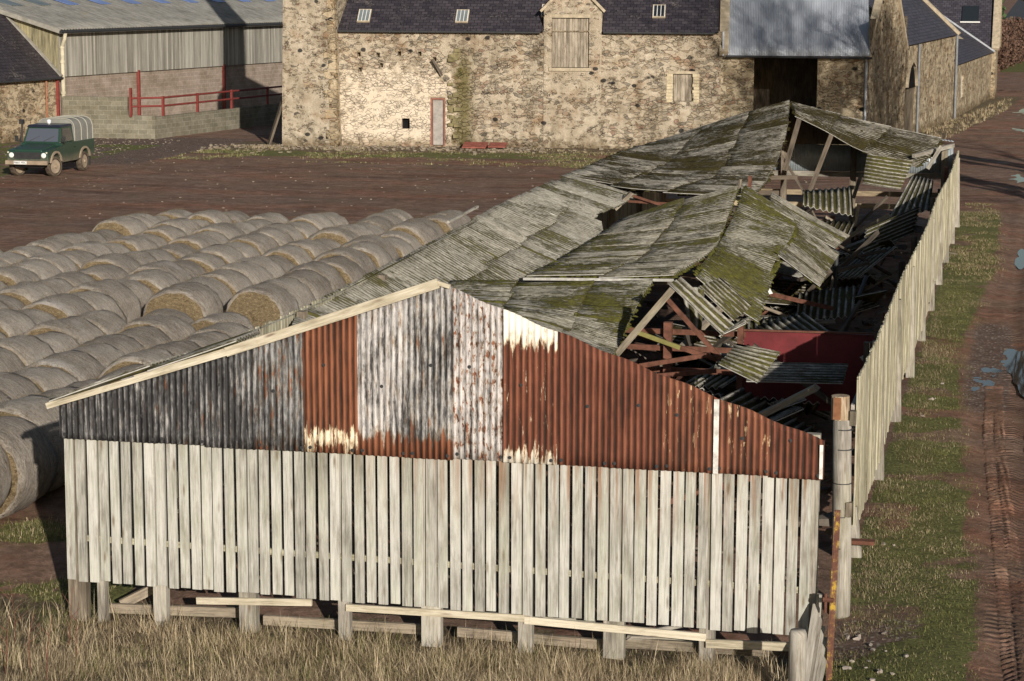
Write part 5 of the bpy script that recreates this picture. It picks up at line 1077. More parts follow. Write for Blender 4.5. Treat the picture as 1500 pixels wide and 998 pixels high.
for j in range(6):
    for i in range(int((s1-s0)/.30)):
        t = (j+.5)/6; s_ = s0+.15+i*.305; p = Vector(W(s_, -.25+4.6*t, 4.32+rise*t)); q = p+Vector((0, -.02, .022)); mb.tube([p, q], .018, 5)
mb.build('roof_bolt', M_GREYPIPE, cs)
mb = MB(); roofquad(mb, W(26.62, 9.0, 4.35), W(20.2, 9.0, 4.35), W(20.2, 4.36, 8.66), W(26.62, 4.36, 8.66)); mb.build('rear_roof', M_SLATE2, cs)
mb = MB(); mb.beam(W(20.02, -.2, 4.4), W(20.02, 4.4, 8.85), .42, .28); mb.build('skew_stone', M_DRESS, cs)
mb = MB(); mb.tube([W(20.1, -.32, 4.28), W(26.7, -.32, 4.24)], .055, 8); mb.build('gutter', M_DARKIRON, cs)
mb = MB(); mb.tube([W(26.45, -.30, 4.22), W(26.47, -.10, 4.0), W(26.47, -.10, 0)], .06, 8); mb.build('drainpipe', M_GREYPIPE, cs)
mb = MB(); mb.tube([W(19.98, -.14, 5.4), W(19.98, -.14, 4.3)], .05, 8); mb.build('short_pipe', M_GREYPIPE, cs)

# right hand range (gable, arch wing, low wing, end house)
RW = [Vector((4.42, 78.6, 0)), Vector((5.62, 87.2, 0)), Vector((7.44, 104.0, 0)), Vector((9.2, 129.0, 0))]
def seg(i): d = (RW[i+1]-RW[i]); L = d.length; d.normalize(); return RW[i], d, Vector((d.y, -d.x, 0)), L
O, D, N_, L = seg(0)
gm = MB(); holed(gm, O, D, N_, 0, L, lambda s: 4.4+4.4*(1-abs(s-4.35)/4.35), [(5.2, 5.75, 4.4, 6.0)], .4)
go2 = gm.build('gable_wall', M_STONE_SIDE, cs)
gm = MB(); gm.add([tuple(O+D*5.2-N_*.2+Vector((0, 0, 4.4))), tuple(O+D*5.75-N_*.2+Vector((0, 0, 4.4))), tuple(O+D*5.75-N_*.2+Vector((0, 0, 6))), tuple(O+D*5.2-N_*.2+Vector((0, 0, 6)))], [(0, 1, 2, 3)]); gm.build('blocked_slit', M_STONE_TOWER, cs)
gm = MB(); gm.beam(tuple(O+D*.2+Vector((-.12, 0, 4.62))), tuple(O+D*4.35+Vector((-.12, 0, 8.88))), .34, .14); gm.beam(tuple(O+D*4.35+Vector((-.15, 0, 8.95))), tuple(O+D*L+Vector((-.15, 0, 4.45))), .5, .22); gm.build('skew_stone', M_DRESS, cs)
O, D, N_, L = seg(1)
aw = thing('arched_wing', 'stone wing with slate roof and tall pointed arch recess on the right', 'farm building')
gm = MB(); holed(gm, O, D, N_, .1, L, lambda s: 4.62, [(.15, 3.05, -.3, 2.5), (.28, 2.92, 2.5, 2.85), (.5, 2.7, 2.85, 3.2), (.8, 2.4, 3.2, 3.48), (1.15, 2.05, 3.48, 3.68)], .05); 
# pointed top of the arch
P0 = lambda s, z, d=0: tuple(O+D*s-N_*d+Vector((0, 0, z)))
gm.build('front_wall', M_STONE_SIDE, aw)
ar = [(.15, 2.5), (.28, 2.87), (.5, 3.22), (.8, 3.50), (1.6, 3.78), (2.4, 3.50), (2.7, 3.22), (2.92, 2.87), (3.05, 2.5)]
gm = MB(); gm.prism(ar+[(2.95, 2.42), (.25, 2.42)], 'y', 0, .012); ao = gm.build('arch_shade_panel', M_BLACK, aw)  # flat black panel painting the shade in the arch top
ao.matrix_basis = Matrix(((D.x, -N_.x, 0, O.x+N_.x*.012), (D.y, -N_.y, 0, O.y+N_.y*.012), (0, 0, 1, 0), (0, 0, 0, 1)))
gm = MB()
quad_uv(gm, [P0(.1, -.3, .045), P0(3.1, -.3, .045), P0(3.1, 3.7, .045), P0(.1, 3.7, .045)], [(0, 0), (2.4, 0), (2.4, 2.8), (0, 2.8)]); gm.build('arch_infill', simple('dark_infill', (.16, .13, .095), .95, .1, var=.4, scale=2, bump=.6), aw)
gm = MB()
for (a, b) in zip(ar[:-1], ar[1:]): gm.beam(P0(a[0], a[1], -.03), P0(b[0], b[1], -.03), .10, .22, up=N_)
gm.build('arch_stone', M_DRESS, aw)
gm = MB(); wing = -5.5
roofquad(gm, P0(.12, 4.58, -.15), P0(L+.1, 4.72, -.15), P0(L+.1, 9.0, 4.4), P0(.12, 8.9, 4.4)); gm.build('roof', M_SLATE2, aw)
gm = MB(); quad_uv(gm, [P0(L, -.3), P0(L, -.3, 8.8), P0(L, 4.7, 8.8), P0(L, 8.9, 4.4), P0(L, 4.7)], [(0, -.3), (8.8, -.3), (8.8, 4.7), (4.4, 8.9), (0, 4.7)]); gm.build('end_gable', M_STONE_SIDE, aw)
gm = MB(); gm.beam(P0(L, 4.74, -.2), P0(L, 9.1, 4.4), .4, .2); gm.build('skew_stone', M_DRESS, aw)
gm = MB(); gm.tube([P0(3.5, 4.55, -.1), P0(3.5, .0, -.1)], .06, 8); M_PIPE2 = simple('dull_pipe', (.19, .20, .21), .6, .3, var=.25, bump=0); gm.build('drainpipe', M_PIPE2, aw); gm = MB(); gm.tube([P0(L-.1, 4.7, -.1), P0(L-.1, .0, -.1)], .07, 8); gm.build('drainpipe', M_PIPE2, aw)
O, D, N_, L = seg(2)
lw = thing('low_wing', 'low stone range with slate roof between the arched wing and end house', 'farm building')
gm = MB(); holed(gm, O, D, N_, .05, L, lambda s: 3.05, [(4.0, 5.3, .95, 2.25)], .4); gm.build('front_wall', M_STONE_SIDE, lw)
gm = MB(); quad_uv(gm, [P0(4.0, .95, .1), P0(5.3, .95, .1), P0(5.3, 2.25, .1), P0(4.0, 2.25, .1)], [(0, 0), (1, 0), (1, 1), (0, 1)]); gm.build('window', M_WHITEPAINT, lw)
gm = MB(); roofquad(gm, P0(.1, 3.02, -.15), P0(L-2, 3.05, -.15), P0(L-2, 6.2, 4.6), P0(.1, 6.2, 4.6)); gm.build('roof', M_SLATE2, lw)
gm = MB(); gm.beam(P0(L-2, 3.10, -.2), P0(L-2, 6.3, 4.6), .16, .10); gm.beam(P0(.1, 6.27, 4.6), P0(L-2, 6.27, 4.6), .2, .1); gm.build('white_flashing', M_GREYPIPE, lw)
gm = MB(); 
for a, t in ((8.0, .35), (13, .5)):
    q = [(a, .35), (a+4.5, .30), (a+4.5, .38), (a, .45)]; V = [P0(s_, 3.04+3.16*u+.035, -.15+4.75*u) for s_, u in q]; gm.add(V, [(0, 1, 2, 3)])
gm.build('roof_patch', M_DRESS, lw)
eh = thing('end_house', 'tall stone house with slate roof closing the farm range at the far right', 'house')
ex, ey = 9.35, 127.2
mb = MB(); mb.hexa([(-8, ey, -.3), (ex, ey, -.3), (ex, ey+8, -.3), (-8, ey+8, -.3), (-8, ey, 3.3), (ex, ey, 3.3), (ex, ey+8, 3.3), (-8, ey+8, 3.3)]); mb.add([(ex+.004, ey, 3.29), (ex+.004, ey+8, 3.29), (ex+.004, ey+4, 7.2)], [(0, 1, 2)], [(0, 3.3), (8, 3.3), (4, 7.2)]); mb.build('wall', M_STONE_SIDE, eh)
mb = MB(); roofquad(mb, (-8, ey-.2, 3.2), (ex-.1, ey-.2, 3.2), (ex-.1, ey+4, 7.15), (-8, ey+4, 7.15)); roofquad(mb, (ex-.1, ey+8.2, 3.2), (-8, ey+8.2, 3.2), (-8, ey+4, 7.15), (ex-.1, ey+4, 7.15)); mb.build('roof', M_SLATE2, eh)
mb = MB(); mb.beam((-8, ey+4, 7.2), (ex-.1, ey+4, 7.2), .3, .16); mb.build('white_ridge', M_WHITEPAINT, eh)
mb = MB(); mb.beam((ex-.05, ey-.25, 3.25), (ex-.05, ey+4, 7.35), .5, .22); mb.beam((ex-.05, ey+4, 7.35), (ex-.05, ey+8.2, 3.25), .5, .22); mb.build('skew_stone', M_DRESS, eh)
mb = MB(); zz = lambda d: 3.2+(d+.2)*3.95/4.2
mb.hexa([(7.0, ey+1.7, zz(1.7)+.02), (8.1, ey+1.7, zz(1.7)+.02), (8.1, ey+2.7, zz(2.7)+.02), (7.0, ey+2.7, zz(2.7)+.02), (7.0, ey+1.68, zz(1.7)+.1), (8.1, ey+1.68, zz(1.7)+.1), (8.1, ey+2.68, zz(2.7)+.1), (7.0, ey+2.68, zz(2.7)+.1)]); rl = mb.build('rooflight', M_GLASS, eh)
mb = MB(); mb.beam((6.9, ey+1.62, zz(1.62)+.06), (8.2, ey+1.62, zz(1.62)+.06), .1, .08); mb.build('rooflight_sill', M_WHITEPAINT, rl)

# ------------------------------------------------------------------ cattle shed, cottage, ramp at far left
C0 = Vector((-34.75, 77.7, 0)); SF = Vector((.172, .985, 0)).normalized(); SN = Vector((SF.y, -SF.x, 0))   # facade runs along SF, faces SN
S = lambda s, d, z: tuple(C0+SF*s-SN*d+Vector((0, 0, z)))
cz = thing('cattle_shed', 'large cattle shed with grey corrugated roof, rooflights and weathered board cladding', 'shed')
def strip(mb, s0, s1, z0, z1, d=0, L0=0): quad_uv(mb, [S(s0, d, z0), S(s1, d, z0), S(s1, d, z1), S(s0, d, z1)], [(s0, z0), (s1, z0), (s1, z1), (s0, z1)])
mb = MB(); strip(mb, 0, 48, -.3, 3.0, .12); mb.build('block_wall', M_BLOCK, cz)
mb = MB(); strip(mb, 0, 48, 2.92, 5.2, 0); quad_uv(mb, [S(0, 0, 2.92), S(48, 0, 2.92), S(48, .12, 2.92), S(0, .12, 2.92)], [(0, 0), (1, 0), (1, .1), (0, .1)]); mb.build('cladding', M_CLAD, cz)
mb = MB(); quad_uv(mb, [S(.01, 0, 2.0), S(.01, 14, 2.0), S(.01, 14, 5.15+14*.27), S(.01, 0, 5.15)], [(0, 0), (14, 0), (14, 6.9), (0, 3.15)]); mb.build('gable_cladding', M_CLADY, cz)
V = []; UV = []; F = []; N = 48*14; nS = 12
for j in range(nS+1):
    d = -.35+14.4*j/nS
    for i in range(N+1):
        s_ = -.35+48.5*i/N; V.append(S(s_, d, 5.22+.27*(d+.35)+.03*math.sin(2*PI*s_/.25)+(.02 if j % 3 == 0 else 0))); UV.append((s_, d))
for j in range(nS):
    for i in range(N): a = j*(N+1)+i; F.append((a, a+1, a+N+2, a+N+1))
o = mesh_obj('roof', V, F, M_SHEDROOF, cz, UV, None, True); md = o.modifiers.new('t', 'SOLIDIFY'); md.thickness = .02
mb = MB(); mb.beam(S(-.36, -.35, 5.16), S(-.36, 14, 5.16+14.35*.27), .10, .22); mb.build('verge', M_CONC, cz)
for (s_, d0, mat_) in [(3.3+k*3.05, 3.6, M_ROOFLIGHT) for k in range(1, 9)]+[(1.3, 3.6, M_GREYLIGHT), (3.8, 3.6, M_GREYLIGHT)]+[(4.7+k*3.05, 6.8, M_WHITELIGHT) for k in range(0, 7) if k not in (3, 5)]:
    mb = MB(); z_ = lambda d: 5.22+.27*(d+.35)+.05
    mb.hexa([S(s_, d0, z_(d0)), S(s_+1.0, d0, z_(d0)), S(s_+1.0, d0+2.3, z_(d0+2.3)), S(s_, d0+2.3, z_(d0+2.3))]+[S(s_, d0, z_(d0)+.02), S(s_+1.0, d0, z_(d0)+.02), S(s_+1.0, d0+2.3, z_(d0+2.3)+.02), S(s_, d0+2.3, z_(d0+2.3)+.02)]); mb.build('rooflight', mat_, cz)
mb = MB(); mb.tube([S(-.4, -.42, 5.12), S(48, -.42, 5.12)], .08, 8); mb.build('gutter', M_DARKIRON, cz)
mb = MB(); mb.tube([S(.0, -.42, 5.05), S(.0, -.35, 4.75), S(.1, -.14, 4.35), S(.1, -.14, 2.0), S(.1, -.14, 0)], [.09, .09, .10, .10, .09], 10)
for z in (3.6, 2.1, 4.3): mb.tube([S(.1, -.14, z), S(.1, -.14, z+.12)], .13, 10)
mb.build('downpipe', M_CREAM, cz)
for s_ in (7.2, 16.0, 25.2, 34): mb = MB(); mb.beam(S(s_, -.0, -.2), S(s_, .0, 3.0), .14, .14); mb.build('red_post', M_REDSTEEL, cz)
mb = MB(); mb.beam(S(-.25, -.05, 0), S(-.25, -.05, 3.0), .14, .14); mb.build('red_post', M_REDSTEEL, cz)
# low retaining wall with rail
rp = thing('loading_ramp', 'low grey block retaining wall of a raised passage beside the cattle shed', 'wall')
A1 = Vector((-34.5, 77.45, 0)); B1 = Vector((-29.75, 77.5, 0)); E1 = Vector((-27.35, 93.5, 0)); d1 = (B1-A1).normalized(); d2 = (E1-B1).normalized(); n2 = Vector((d2.y, -d2.x, 0))
mb = MB(); q = lambda a, b, z0, z1, u0: quad_uv(mb, [tuple(a+Vector((0, 0, z0))), tuple(b+Vector((0, 0, z0))), tuple(b+Vector((0, 0, z1))), tuple(a+Vector((0, 0, z1)))], [(u0, z0), (u0+(b-a).length, z0), (u0+(b-a).length, z1), (u0, z1)])
K = A1+d1*3.35
for a, b, h in ((A1, K, 2.0), (K, B1, 1.12)):
    t = Vector((0, .22, 0)); q(a, b, -.3, h, a.x); q(b+t, a+t, -.3, h, 0); mb.add([tuple(v+Vector((0, 0, h))) for v in (a, b, b+t, a+t)], [(0, 1, 2, 3)])
    mb.add([tuple(b), tuple(b+t), tuple(b+t+Vector((0, 0, h))), tuple(b+Vector((0, 0, h)))], [(0, 1, 2, 3)])
mb.build('front_wall', M_BLOCKD, rp)
mb = MB(); t = -n2*.22; q(B1, E1, -.3, 1.06, 0); mb.add([tuple(v+Vector((0, 0, 1.06))) for v in (B1, E1, E1+t, B1+t)], [(0, 1, 2, 3)]); q(E1+t, B1+t, -.3, 1.06, 0); mb.build('side_wall', M_BLOCKD, rp)
mb = MB(); mb.add([tuple(v+Vector((0, 0, .15))) for v in (A1, B1+t, E1+t, C0+SF*22)], [(0, 1, 2, 3)]); mb.build('passage_floor', M_CONC, rp)
rl = thing('red_railing', 'red two bar steel railing standing on the low grey wall', 'railing')
pts = [A1+d1*3.55+Vector((0, -.02, 0))]+[B1+d2*u-n2*.1 for u in (1.0, 4.4, 8.0, 12.0, 15.6)]
for i, p in enumerate(pts):
    mb = MB(); mb.beam(tuple(p+Vector((0, 0, .9 if i else 1.05))), tuple(p+Vector((0, 0, 2.02 if i else 2.45))), .17 if i < 4 else .12, .10); mb.build('post', M_REDSTEEL, rl)
for z in (1.95, 1.55):
    for a, b in zip(pts[:-1], pts[1:]):
        mb = MB(); mb.tube([tuple(a+Vector((0, 0, z))), tuple(b+Vector((0, 0, z)))], .05, 8); mb.build('bar', M_REDSTEEL, rl)
# concrete apron to the right of the low wall
# cottage
ct = thing('stone_cottage', 'small stone cottage with dark slate roof at the left edge of the yard', 'cottage')
mb = MB(); holed(mb, C0-SF*.15, -SF, SN, 0, 30, lambda s: 3.0, [(6.3, 7.5, -.3, 1.95)], .3)
mb.build('front_wall', M_STONE_COT, ct)
mb = MB(); quad_uv(mb, [S(-.15, 0, -.3), S(-.15, 6, -.3), S(-.15, 6, 3.0), S(-.15, 3, 5.8), S(-.15, 0, 3.0)], [(0, 0), (6, 0), (6, 3.3), (3, 6), (0, 3.3)]); mb.build('end_gable', M_STONE_COT, ct)
mb = MB(); roofquad(mb, S(-30, -.22, 2.92), S(-.05, -.22, 2.92), S(-.05, 3.4, 6.3), S(-30, 3.4, 6.3)); mb.build('roof', M_SLATE3, ct)
mb = MB(); mb.beam(S(-.12, -.22, 2.98), S(-.12, 3.4, 6.36), .22, .07); mb.build('verge', M_CONC, ct)
mb = MB(); mb.tube([S(-30, -.28, 2.88), S(-.1, -.28, 2.88)], .05, 8); mb.build('gutter', M_DARKIRON, ct)
mb = MB(); mb.tube([S(-1.3, -.12, 2.9), S(-1.3, -.10, .2)], .05, 8); mb.build('downpipe', simple('brown_pipe', (.30, .13, .07), .6, .3, var=.2), ct)
mb = MB(); mb.beam(S(-7.05, .12, -.2), S(-7.05, .12, 1.92), 1.15, .06, up=tuple(SN)); mb.build('door', simple('pale_door', (.52, .50, .43), .7, .2, var=.2, scale=3), ct)
mb = MB()
for a, b in (((6.25, 1.98), (7.6, 1.98)),): mb.beam(S(-6.2, -.02, 2.06), S(-7.9, -.02, 2.06), .15, .18)
mb.build('lintel', M_DRESS, ct)
# scrap timber by the cottage
for k in range(9):
    r_ = random.Random(60+k); c = Vector(S(-8.5-r_.uniform(0, 6), -1.2-r_.uniform(0, .6), .08+.07*k % .4)); d = SF*r_.uniform(.6, 1.4)+SN*r_.uniform(-.4, .4)+Vector((0, 0, r_.uniform(-.05, .12)))
    mb = MB(); mb.beam(tuple(c-d), tuple(c+d), .12, .06); o = mb.build('scrap_timber', r_.choice([M_TIMBER, M_POST, M_DARKWOOD])); tag(o, 'old plank lying in the heap beside the cottage wall', 'plank', 'planks heaped by the cottage')

# ------------------------------------------------------------------ stones at the wall foot: rubble scatter
M_RUBBLE = simple('dull_rubble', (.25, .205, .155), .95, .1, var=.5, scale=1.3, bump=.5)
mb = MB()
for k in range(520):
    s_ = random.uniform(-4, 12) if k < 380 else random.uniform(-2.5, 26); d = -abs(random.gauss(0, 1.6))-.15; p = Vector(W(s_, d, 0)); a = random.uniform(.02, .09)
    mb.hexa([tuple(p+Vector((random.uniform(.6, 1.2)*a*sx, random.uniform(.6, 1.2)*a*sy, z))) for z in (-.03, a*random.uniform(.5, 1)) for sx, sy in ((-1, -1), (1, -1), (1, 1), (-1, 1))])
tag(mb.build('rubble', M_RUBBLE), 'scattered rubble stones along the foot of the stone wall', 'rubble', kind='stuff')
mb = MB()
for k in range(700):
    x, y = random.uniform(-34, -28), random.uniform(66, 77.3)
    if k > 350: x, y = random.uniform(-30, 4), random.uniform(40, 74)
    a = random.uniform(.012, .04); z = float(ground_z(np.array([x]), np.array([y]))[0])
    mb.hexa([(x+random.uniform(.6, 1.2)*a*sx, y+random.uniform(.6, 1.2)*a*sy, z+zz_) for zz_ in (-.02, a*.7) for sx, sy in ((-1, -1), (1, -1), (1, 1), (-1, 1))])
tag(mb.build('yard_stones', M_RUBBLE), 'small loose stones scattered over the muddy yard', 'stones', kind='stuff')

# ------------------------------------------------------------------ grass
def m_blade():
    g = G('grass_blade', .7, .2); t = g.attr('tint'); r = g.attr('rnd')
    dry_ = g.ramp(r, (0, (.15, .105, .065)), (.35, (.30, .23, .14)), (.7, (.50, .395, .25)), (1, (.68, .56, .38))); gr = g.ramp(r, (0, (.055, .062, .02)), (.5, (.125, .14, .034)), (1, (.24, .25, .07)))
    g.col(g.mix(t, dry_, gr)); g.b.inputs['Transmission Weight'].default_value = 0; return g.m
M_BLADE = m_blade()
def blades(name, X, Y, H, green, label, width=.005, lean=.6, seed=0, rs=1.0):
    r = np.random.default_rng(seed); n = len(X); Z = ground_z(X, Y)-.01
    th = r.uniform(0, 2*PI, n)*.6+(fbm(X, Y, .55, 301)*4*PI); ln = np.abs(r.normal(0, lean, n)); H = H*r.uniform(.5, 1.3, n)
    dx, dy = np.cos(th), np.sin(th); px, py = -dy, dx; w_ = width*r.uniform(.6, 1.5, n)
    segs = 4; V = np.zeros((n, segs*2+1, 3))
    t0 = r.uniform(.05, .5, n)+.25*np.clip(ln, 0, 1.5); kap = ln*1.15; hh = np.zeros(n); rad = np.zeros(n)
    for k in range(segs+1):
        t = k/segs
        if k: an = np.minimum(t0+kap*(t-.5/segs), 2.3); hh = hh+np.cos(an)*H/segs; rad = rad+np.sin(an)*H/segs
        cx = X+dx*rad; cy = Y+dy*rad; cz_ = Z+np.maximum(hh, .006*k)
        ww = w_*(1-t)**.7
        if k < segs:
            V[:, 2*k] = np.stack([cx-px*ww, cy-py*ww, cz_], 1); V[:, 2*k+1] = np.stack([cx+px*ww, cy+py*ww, cz_], 1)
        else: V[:, 2*k] = np.stack([cx, cy, cz_], 1)
    m_ = segs*2+1; b = np.arange(n)*m_; F = []
    quads = np.concatenate([np.stack([b+2*k, b+2*k+1, b+2*k+3, b+2*k+2], 1) for k in range(segs-1)]); tris = np.stack([b+2*segs-2, b+2*segs-1, b+2*segs], 1)
    me = bpy.data.meshes.new(name); nv = n*m_; me.vertices.add(nv); me.vertices.foreach_set('co', V.reshape(-1, 3).astype(np.float32).ravel())
    nl = quads.size+tris.size; me.loops.add(nl); me.loops.foreach_set('vertex_index', np.concatenate([quads.ravel(), tris.ravel()]).astype(np.int32))
    nf = len(quads)+len(tris); me.polygons.add(nf); st_ = np.concatenate([np.arange(len(quads))*4, len(quads)*4+np.arange(len(tris))*3]); me.polygons.foreach_set('loop_start', st_.astype(np.int32))
    me.update(calc_edges=True); me.validate()
    rn = r.random(n)*rs; tint = (r.random(n) < green).astype(float)*r.uniform(.7, 1, n)
    for k_, a in (('rnd', rn), ('tint', tint)): at = me.attributes.new(k_, 'FLOAT', 'POINT'); at.data.foreach_set('value', np.repeat(a, m_).astype(np.float32))
    me.materials.append(M_BLADE); o = link(bpy.data.objects.new(name, me)); return tag(o, label, 'grass', kind='stuff')
def scatter(n, x0, x1, y0, y1, seed, dens=None, clump=.0):
    r = np.random.default_rng(seed)
    if clump:
        c = max(1, n//clump); cx, cy = r.uniform(x0, x1, c), r.uniform(y0, y1, c); X = np.repeat(cx, clump)+r.normal(0, .06, c*clump); Y = np.repeat(cy, clump)+r.normal(0, .06, c*clump)
    else: X, Y = r.uniform(x0, x1, n), r.uniform(y0, y1, n)
    if dens is not None: k = r.random(len(X)) < dens(X, Y); X, Y = X[k], Y[k]
    return X, Y
X, Y = scatter(170000, -2.6, 9.35, -4.6, .35, 1, lambda x, y: np.where(y > -.15, .25, 1)*np.where((x > 9.0) & (y > -1.5), .5, 1)*sstep(.25, .5, fbm(x, y, .8, 71)), 14)
gn = np.clip(sstep(.52, .72, fbm(X, Y, 1.2, 77))*.35+.02+.45*(X < .2), 0, .9)
blades('dry_grass', X, Y, (.06+.30*fbm(X, Y, .5, 73)**1.3), gn, 'long matted dry grass in front of the barn gable', .0024, 1.7, 2)
X, Y = scatter(36000, -1, 9.3, -4.6, .1, 21, lambda x, y: sstep(.35, .6, fbm(x, y, .6, 75)), 24)
blades('flattened_grass', X, Y, .22+.25*fbm(X, Y, .8, 79), np.full(len(X), .03), 'flattened straw coloured grass in front of the barn gable', .0034, 2.6, 22)
X, Y = scatter(30000, -3.4, .1, .2, 5.5, 3, lambda x, y: sstep(.42, .58, fbm(x, y, 1.1, 37))); blades('green_grass', X, Y, np.full(len(X), .08), .7, 'short green grass between bales and barn corner', .003, .9, 4)
X, Y = scatter(150000, 9.55, 11.6, -1.5, 34, 5, lambda x, y: (1-sstep(-.55, .1, x-verge_edge(y)+.7*fbm(x, y, .5, 83)-.35))*sstep(.28, .58, fbm(x, y, .9, 37)), 16); blades('verge_grass', X, Y, np.full(len(X), .05), np.clip(.5+sstep(.4, .6, fbm(X, Y, 1.4, 91))*.45, 0, 1), 'patchy short grass on the verge beside the board wall', .0028, 1.2, 6, .8)
X, Y = scatter(26000, 9.55, 10.5, 0, 30, 7, lambda x, y: (1-sstep(9.7, 10.5, x))*sstep(.35, .6, fbm(x, y, .8, 39)), 20); blades('verge_weeds', X, Y, np.full(len(X), .10), .35, 'dead weeds along the foot of the board wall', .0026, 1.5, 8, .55)
X, Y = scatter(40000, 9.5, 11.4, 34, 55, 9, lambda x, y: (1-sstep(-.6, .1, x-verge_edge(y)+.7*fbm(x, y, .7, 83)-.35))*sstep(.38, .6, fbm(x, y, 1.2, 37)), 8); blades('far_verge_grass', X, Y, np.full(len(X), .07), .55, 'short grass at the far end of the board wall', .006, .8, 10, .6)
X, Y = scatter(60000, -25, 2, 66, 76, 11, lambda x, y: ((x-WALL_A.x)*WALL_N.x+(y-WALL_A.y)*WALL_N.y > .2)*sstep(.45, .6, fbm(x, y, 1.6, 41)), 10); blades('yard_grass', X, Y, np.full(len(X), .09), np.clip(.8*sstep(2, 4, (X-WALL_A.x)*WALL_N.x+(Y-WALL_A.y)*WALL_N.y), .15, .85), 'rough grass along the foot of the stone wall', .008, .8, 12)
X, Y = scatter(12000, 5.5, 10.5, 80, 128, 13, lambda x, y: (x > 4.6+(y-78.6)*.115)*(x < 6.8+(y-78.6)*.10), 10); blades('far_dry_grass', X, Y, np.full(len(X), .22), .15, 'dry grass along the wall of the right hand range', .008, .8, 14)
X, Y = scatter(9000, -2.5, 8, -4.4, -.5, 15, None, 0); blades('tall_stalks', X[:110], Y[:110], np.full(110, .6), .0, 'sparse tall dead stalks in the foreground grass', .004, .35, 16)

M_BRAMBLE = simple('red_stem', (.16, .07, .05), .8, .15, var=.4)
for k in range(7):
    rr = random.Random(900+k); x0, y0 = .25+rr.uniform(-.5, .6), -1.6+rr.uniform(-1.2, .6); P = [Vector((x0, y0, -.3))]; d = Vector((rr.uniform(-.12, .12), rr.uniform(-.1, .1), 1))
    for q in range(6): d += Vector((rr.uniform(-.08, .08), rr.uniform(-.08, .08), -.05)); P.append(P[-1]+d*.17)
    mb = MB(); mb.tube(P, [.007, .006, .006, .005, .004, .004, .003], 5)
    for q in (2, 3, 4): mb.tube([P[q], P[q]+Vector((rr.uniform(-.2, .2), rr.uniform(-.1, .1), .16))], [.004, .002], 4)
    tag(mb.build('dead_stem', M_BRAMBLE), 'thin red brown dead weed stem standing in the foreground grass at left', 'weed', 'dead stems at the lower left')

# ------------------------------------------------------------------ hedge, far trees, shadow trees beside the track
def leafmat(name, a, b):
    g = G(name, .7, .15); g.col(g.ramp(g.attr('rnd'), (0, a), (1, b))); return g.m
def leafy(mbv, mbf, rn, c, rad, n, size, r):
    for _ in range(n):
        d = r.normal(0, 1, 3); d /= np.linalg.norm(d); p = np.array(c)+d*np.array(rad)*r.random()**.33
        a = r.normal(0, 1, 3); a /= np.linalg.norm(a); b = np.cross(a, r.normal(0, 1, 3)); b /= np.linalg.norm(b)+1e-6; s = size*r.uniform(.6, 1.4); k = len(mbv)
        mbv += [tuple(p-a*s-b*s*.5), tuple(p+a*s-b*s*.5), tuple(p+a*s+b*s*.5), tuple(p-a*s+b*s*.5)]; mbf.append((k, k+1, k+2, k+3)); rn += [r.random()]*4
r = np.random.default_rng(88)
def hedge(name, cells, mat, label, cat, n=700, size=.16):
    V, F, R = [], [], []
    for c, rad in cells: leafy(V, F, R, c, rad, n, size, r)
    o = thing(name, label, cat, (cells[0][0][0], cells[0][0][1], 0)); x0, y0 = cells[0][0][0], cells[0][0][1]
    mesh_obj('foliage', [(v[0]-x0, v[1]-y0, v[2]) for v in V], F, mat, o, None, dict(rnd=R))
    mb = MB()
    for c, rad in cells: mb.tube([(c[0]-x0, c[1]-y0, -.1), (c[0]-x0, c[1]-y0, c[2])], .12, 6)
    mb.build('stem', M_DARKWOOD, o)
hedge('beech_hedge', [((8.0+.55*k, 172+6.5*k, 1.9+.1*(k % 2)), (1.9, 3.6, 2.3)) for k in range(5)], leafmat('beech_leaf', (.07, .042, .032), (.17, .10, .07)), 'rounded red brown beech hedge beside the road at far right', 'hedge', 3500, .10)
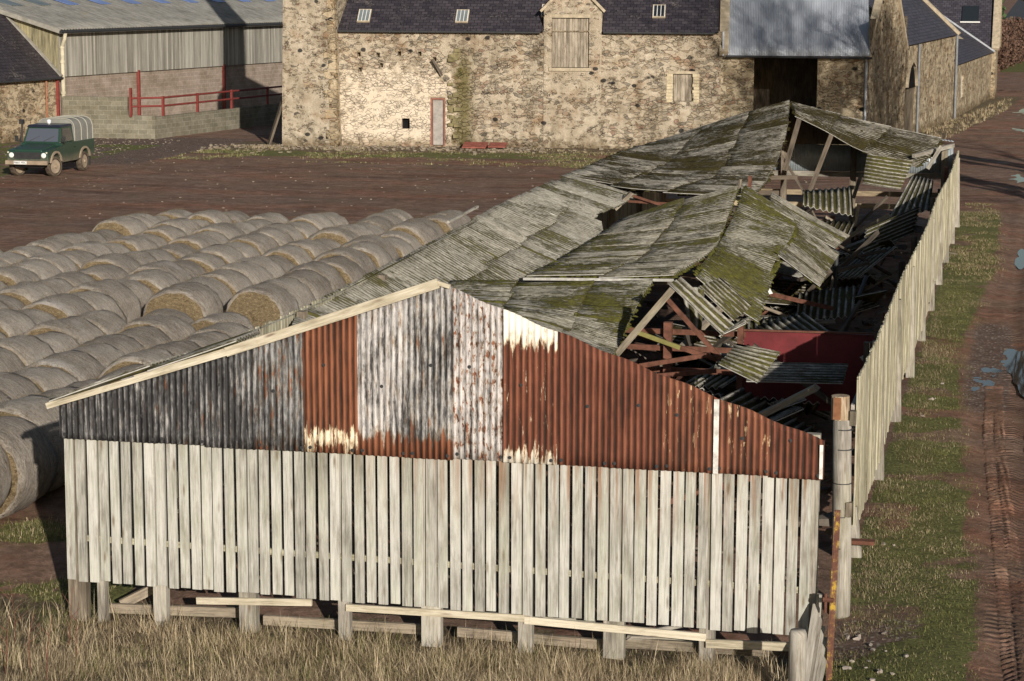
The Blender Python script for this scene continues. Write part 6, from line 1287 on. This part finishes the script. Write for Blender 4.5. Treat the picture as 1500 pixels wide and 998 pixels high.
hedge('evergreen_tree', [((6.2, 236, 3.5), (2.4, 2.4, 4)), ((5.8, 236, 8), (1.8, 1.8, 3))], leafmat('fir_leaf', (.02, .04, .015), (.07, .11, .04)), 'dark evergreen tree beyond the end of the farm road', 'tree', 900, .3)
hedge('scrub', [((9.2+2*k, 262+5*k, 1.2), (2.2, 3, 1.8)) for k in range(4)], leafmat('scrub_twig', (.10, .08, .05), (.26, .21, .14)), 'pale brown scrub beyond the bend of the road', 'shrub', 500, .3)
def bare_tree(x, y, h, seed, label, n0=.22):
    rr = random.Random(seed); t = thing('bare_tree', label, 'tree', (x, y, 0), 0, 'bare trees by the track'); mb = MB(); tm = MB()
    def br(p, d, L, rad, lev):
        q = p+d*L; mid = p+d*L*.5+Vector((rr.uniform(-1, 1), rr.uniform(-1, 1), rr.uniform(-.3, .5)))*L*.07
        (tm if lev == 0 else mb).tube([p, mid, q], [rad, rad*.85, rad*.68], 7 if lev < 2 else 4, cap=False)
        if lev >= 6 or rad < .006: return
        for k in range(rr.choice([2, 3, 3]) if lev else 4):
            ax = Vector((rr.uniform(-1, 1), rr.uniform(-1, 1), rr.uniform(-.2, 1))).normalized(); nd = (d*.75+ax*.75+Vector((0, 0, .12))).normalized(); br(q-d*L*rr.uniform(0, .25), nd, L*rr.uniform(.62, .82), rad*rr.uniform(.5, .68), lev+1)
    br(Vector((0, 0, -.2)), Vector((rr.uniform(-.05, .05), rr.uniform(-.05, .05), 1)).normalized(), h*.27, n0, 0)
    tm.build('trunk', M_DARKWOOD, t); mb.build('branches', M_DARKWOOD, t)
bare_tree(6.8, 245, 11, 1, 'bare grey tree at the bend of the far road', .2); bare_tree(4.2, 252, 12, 2, 'taller bare grey tree left of the far road bend', .22)
for x, y, h, s_ in ((15.5, 54, 18, 11), (19, 59, 19, 12), (14.2, 66, 15, 13), (24, 50, 20, 14), (21, 44, 26, 15), (23, 38, 25, 16)): bare_tree(x, y, h, s_, 'bare winter tree standing beside the farm track', .28)
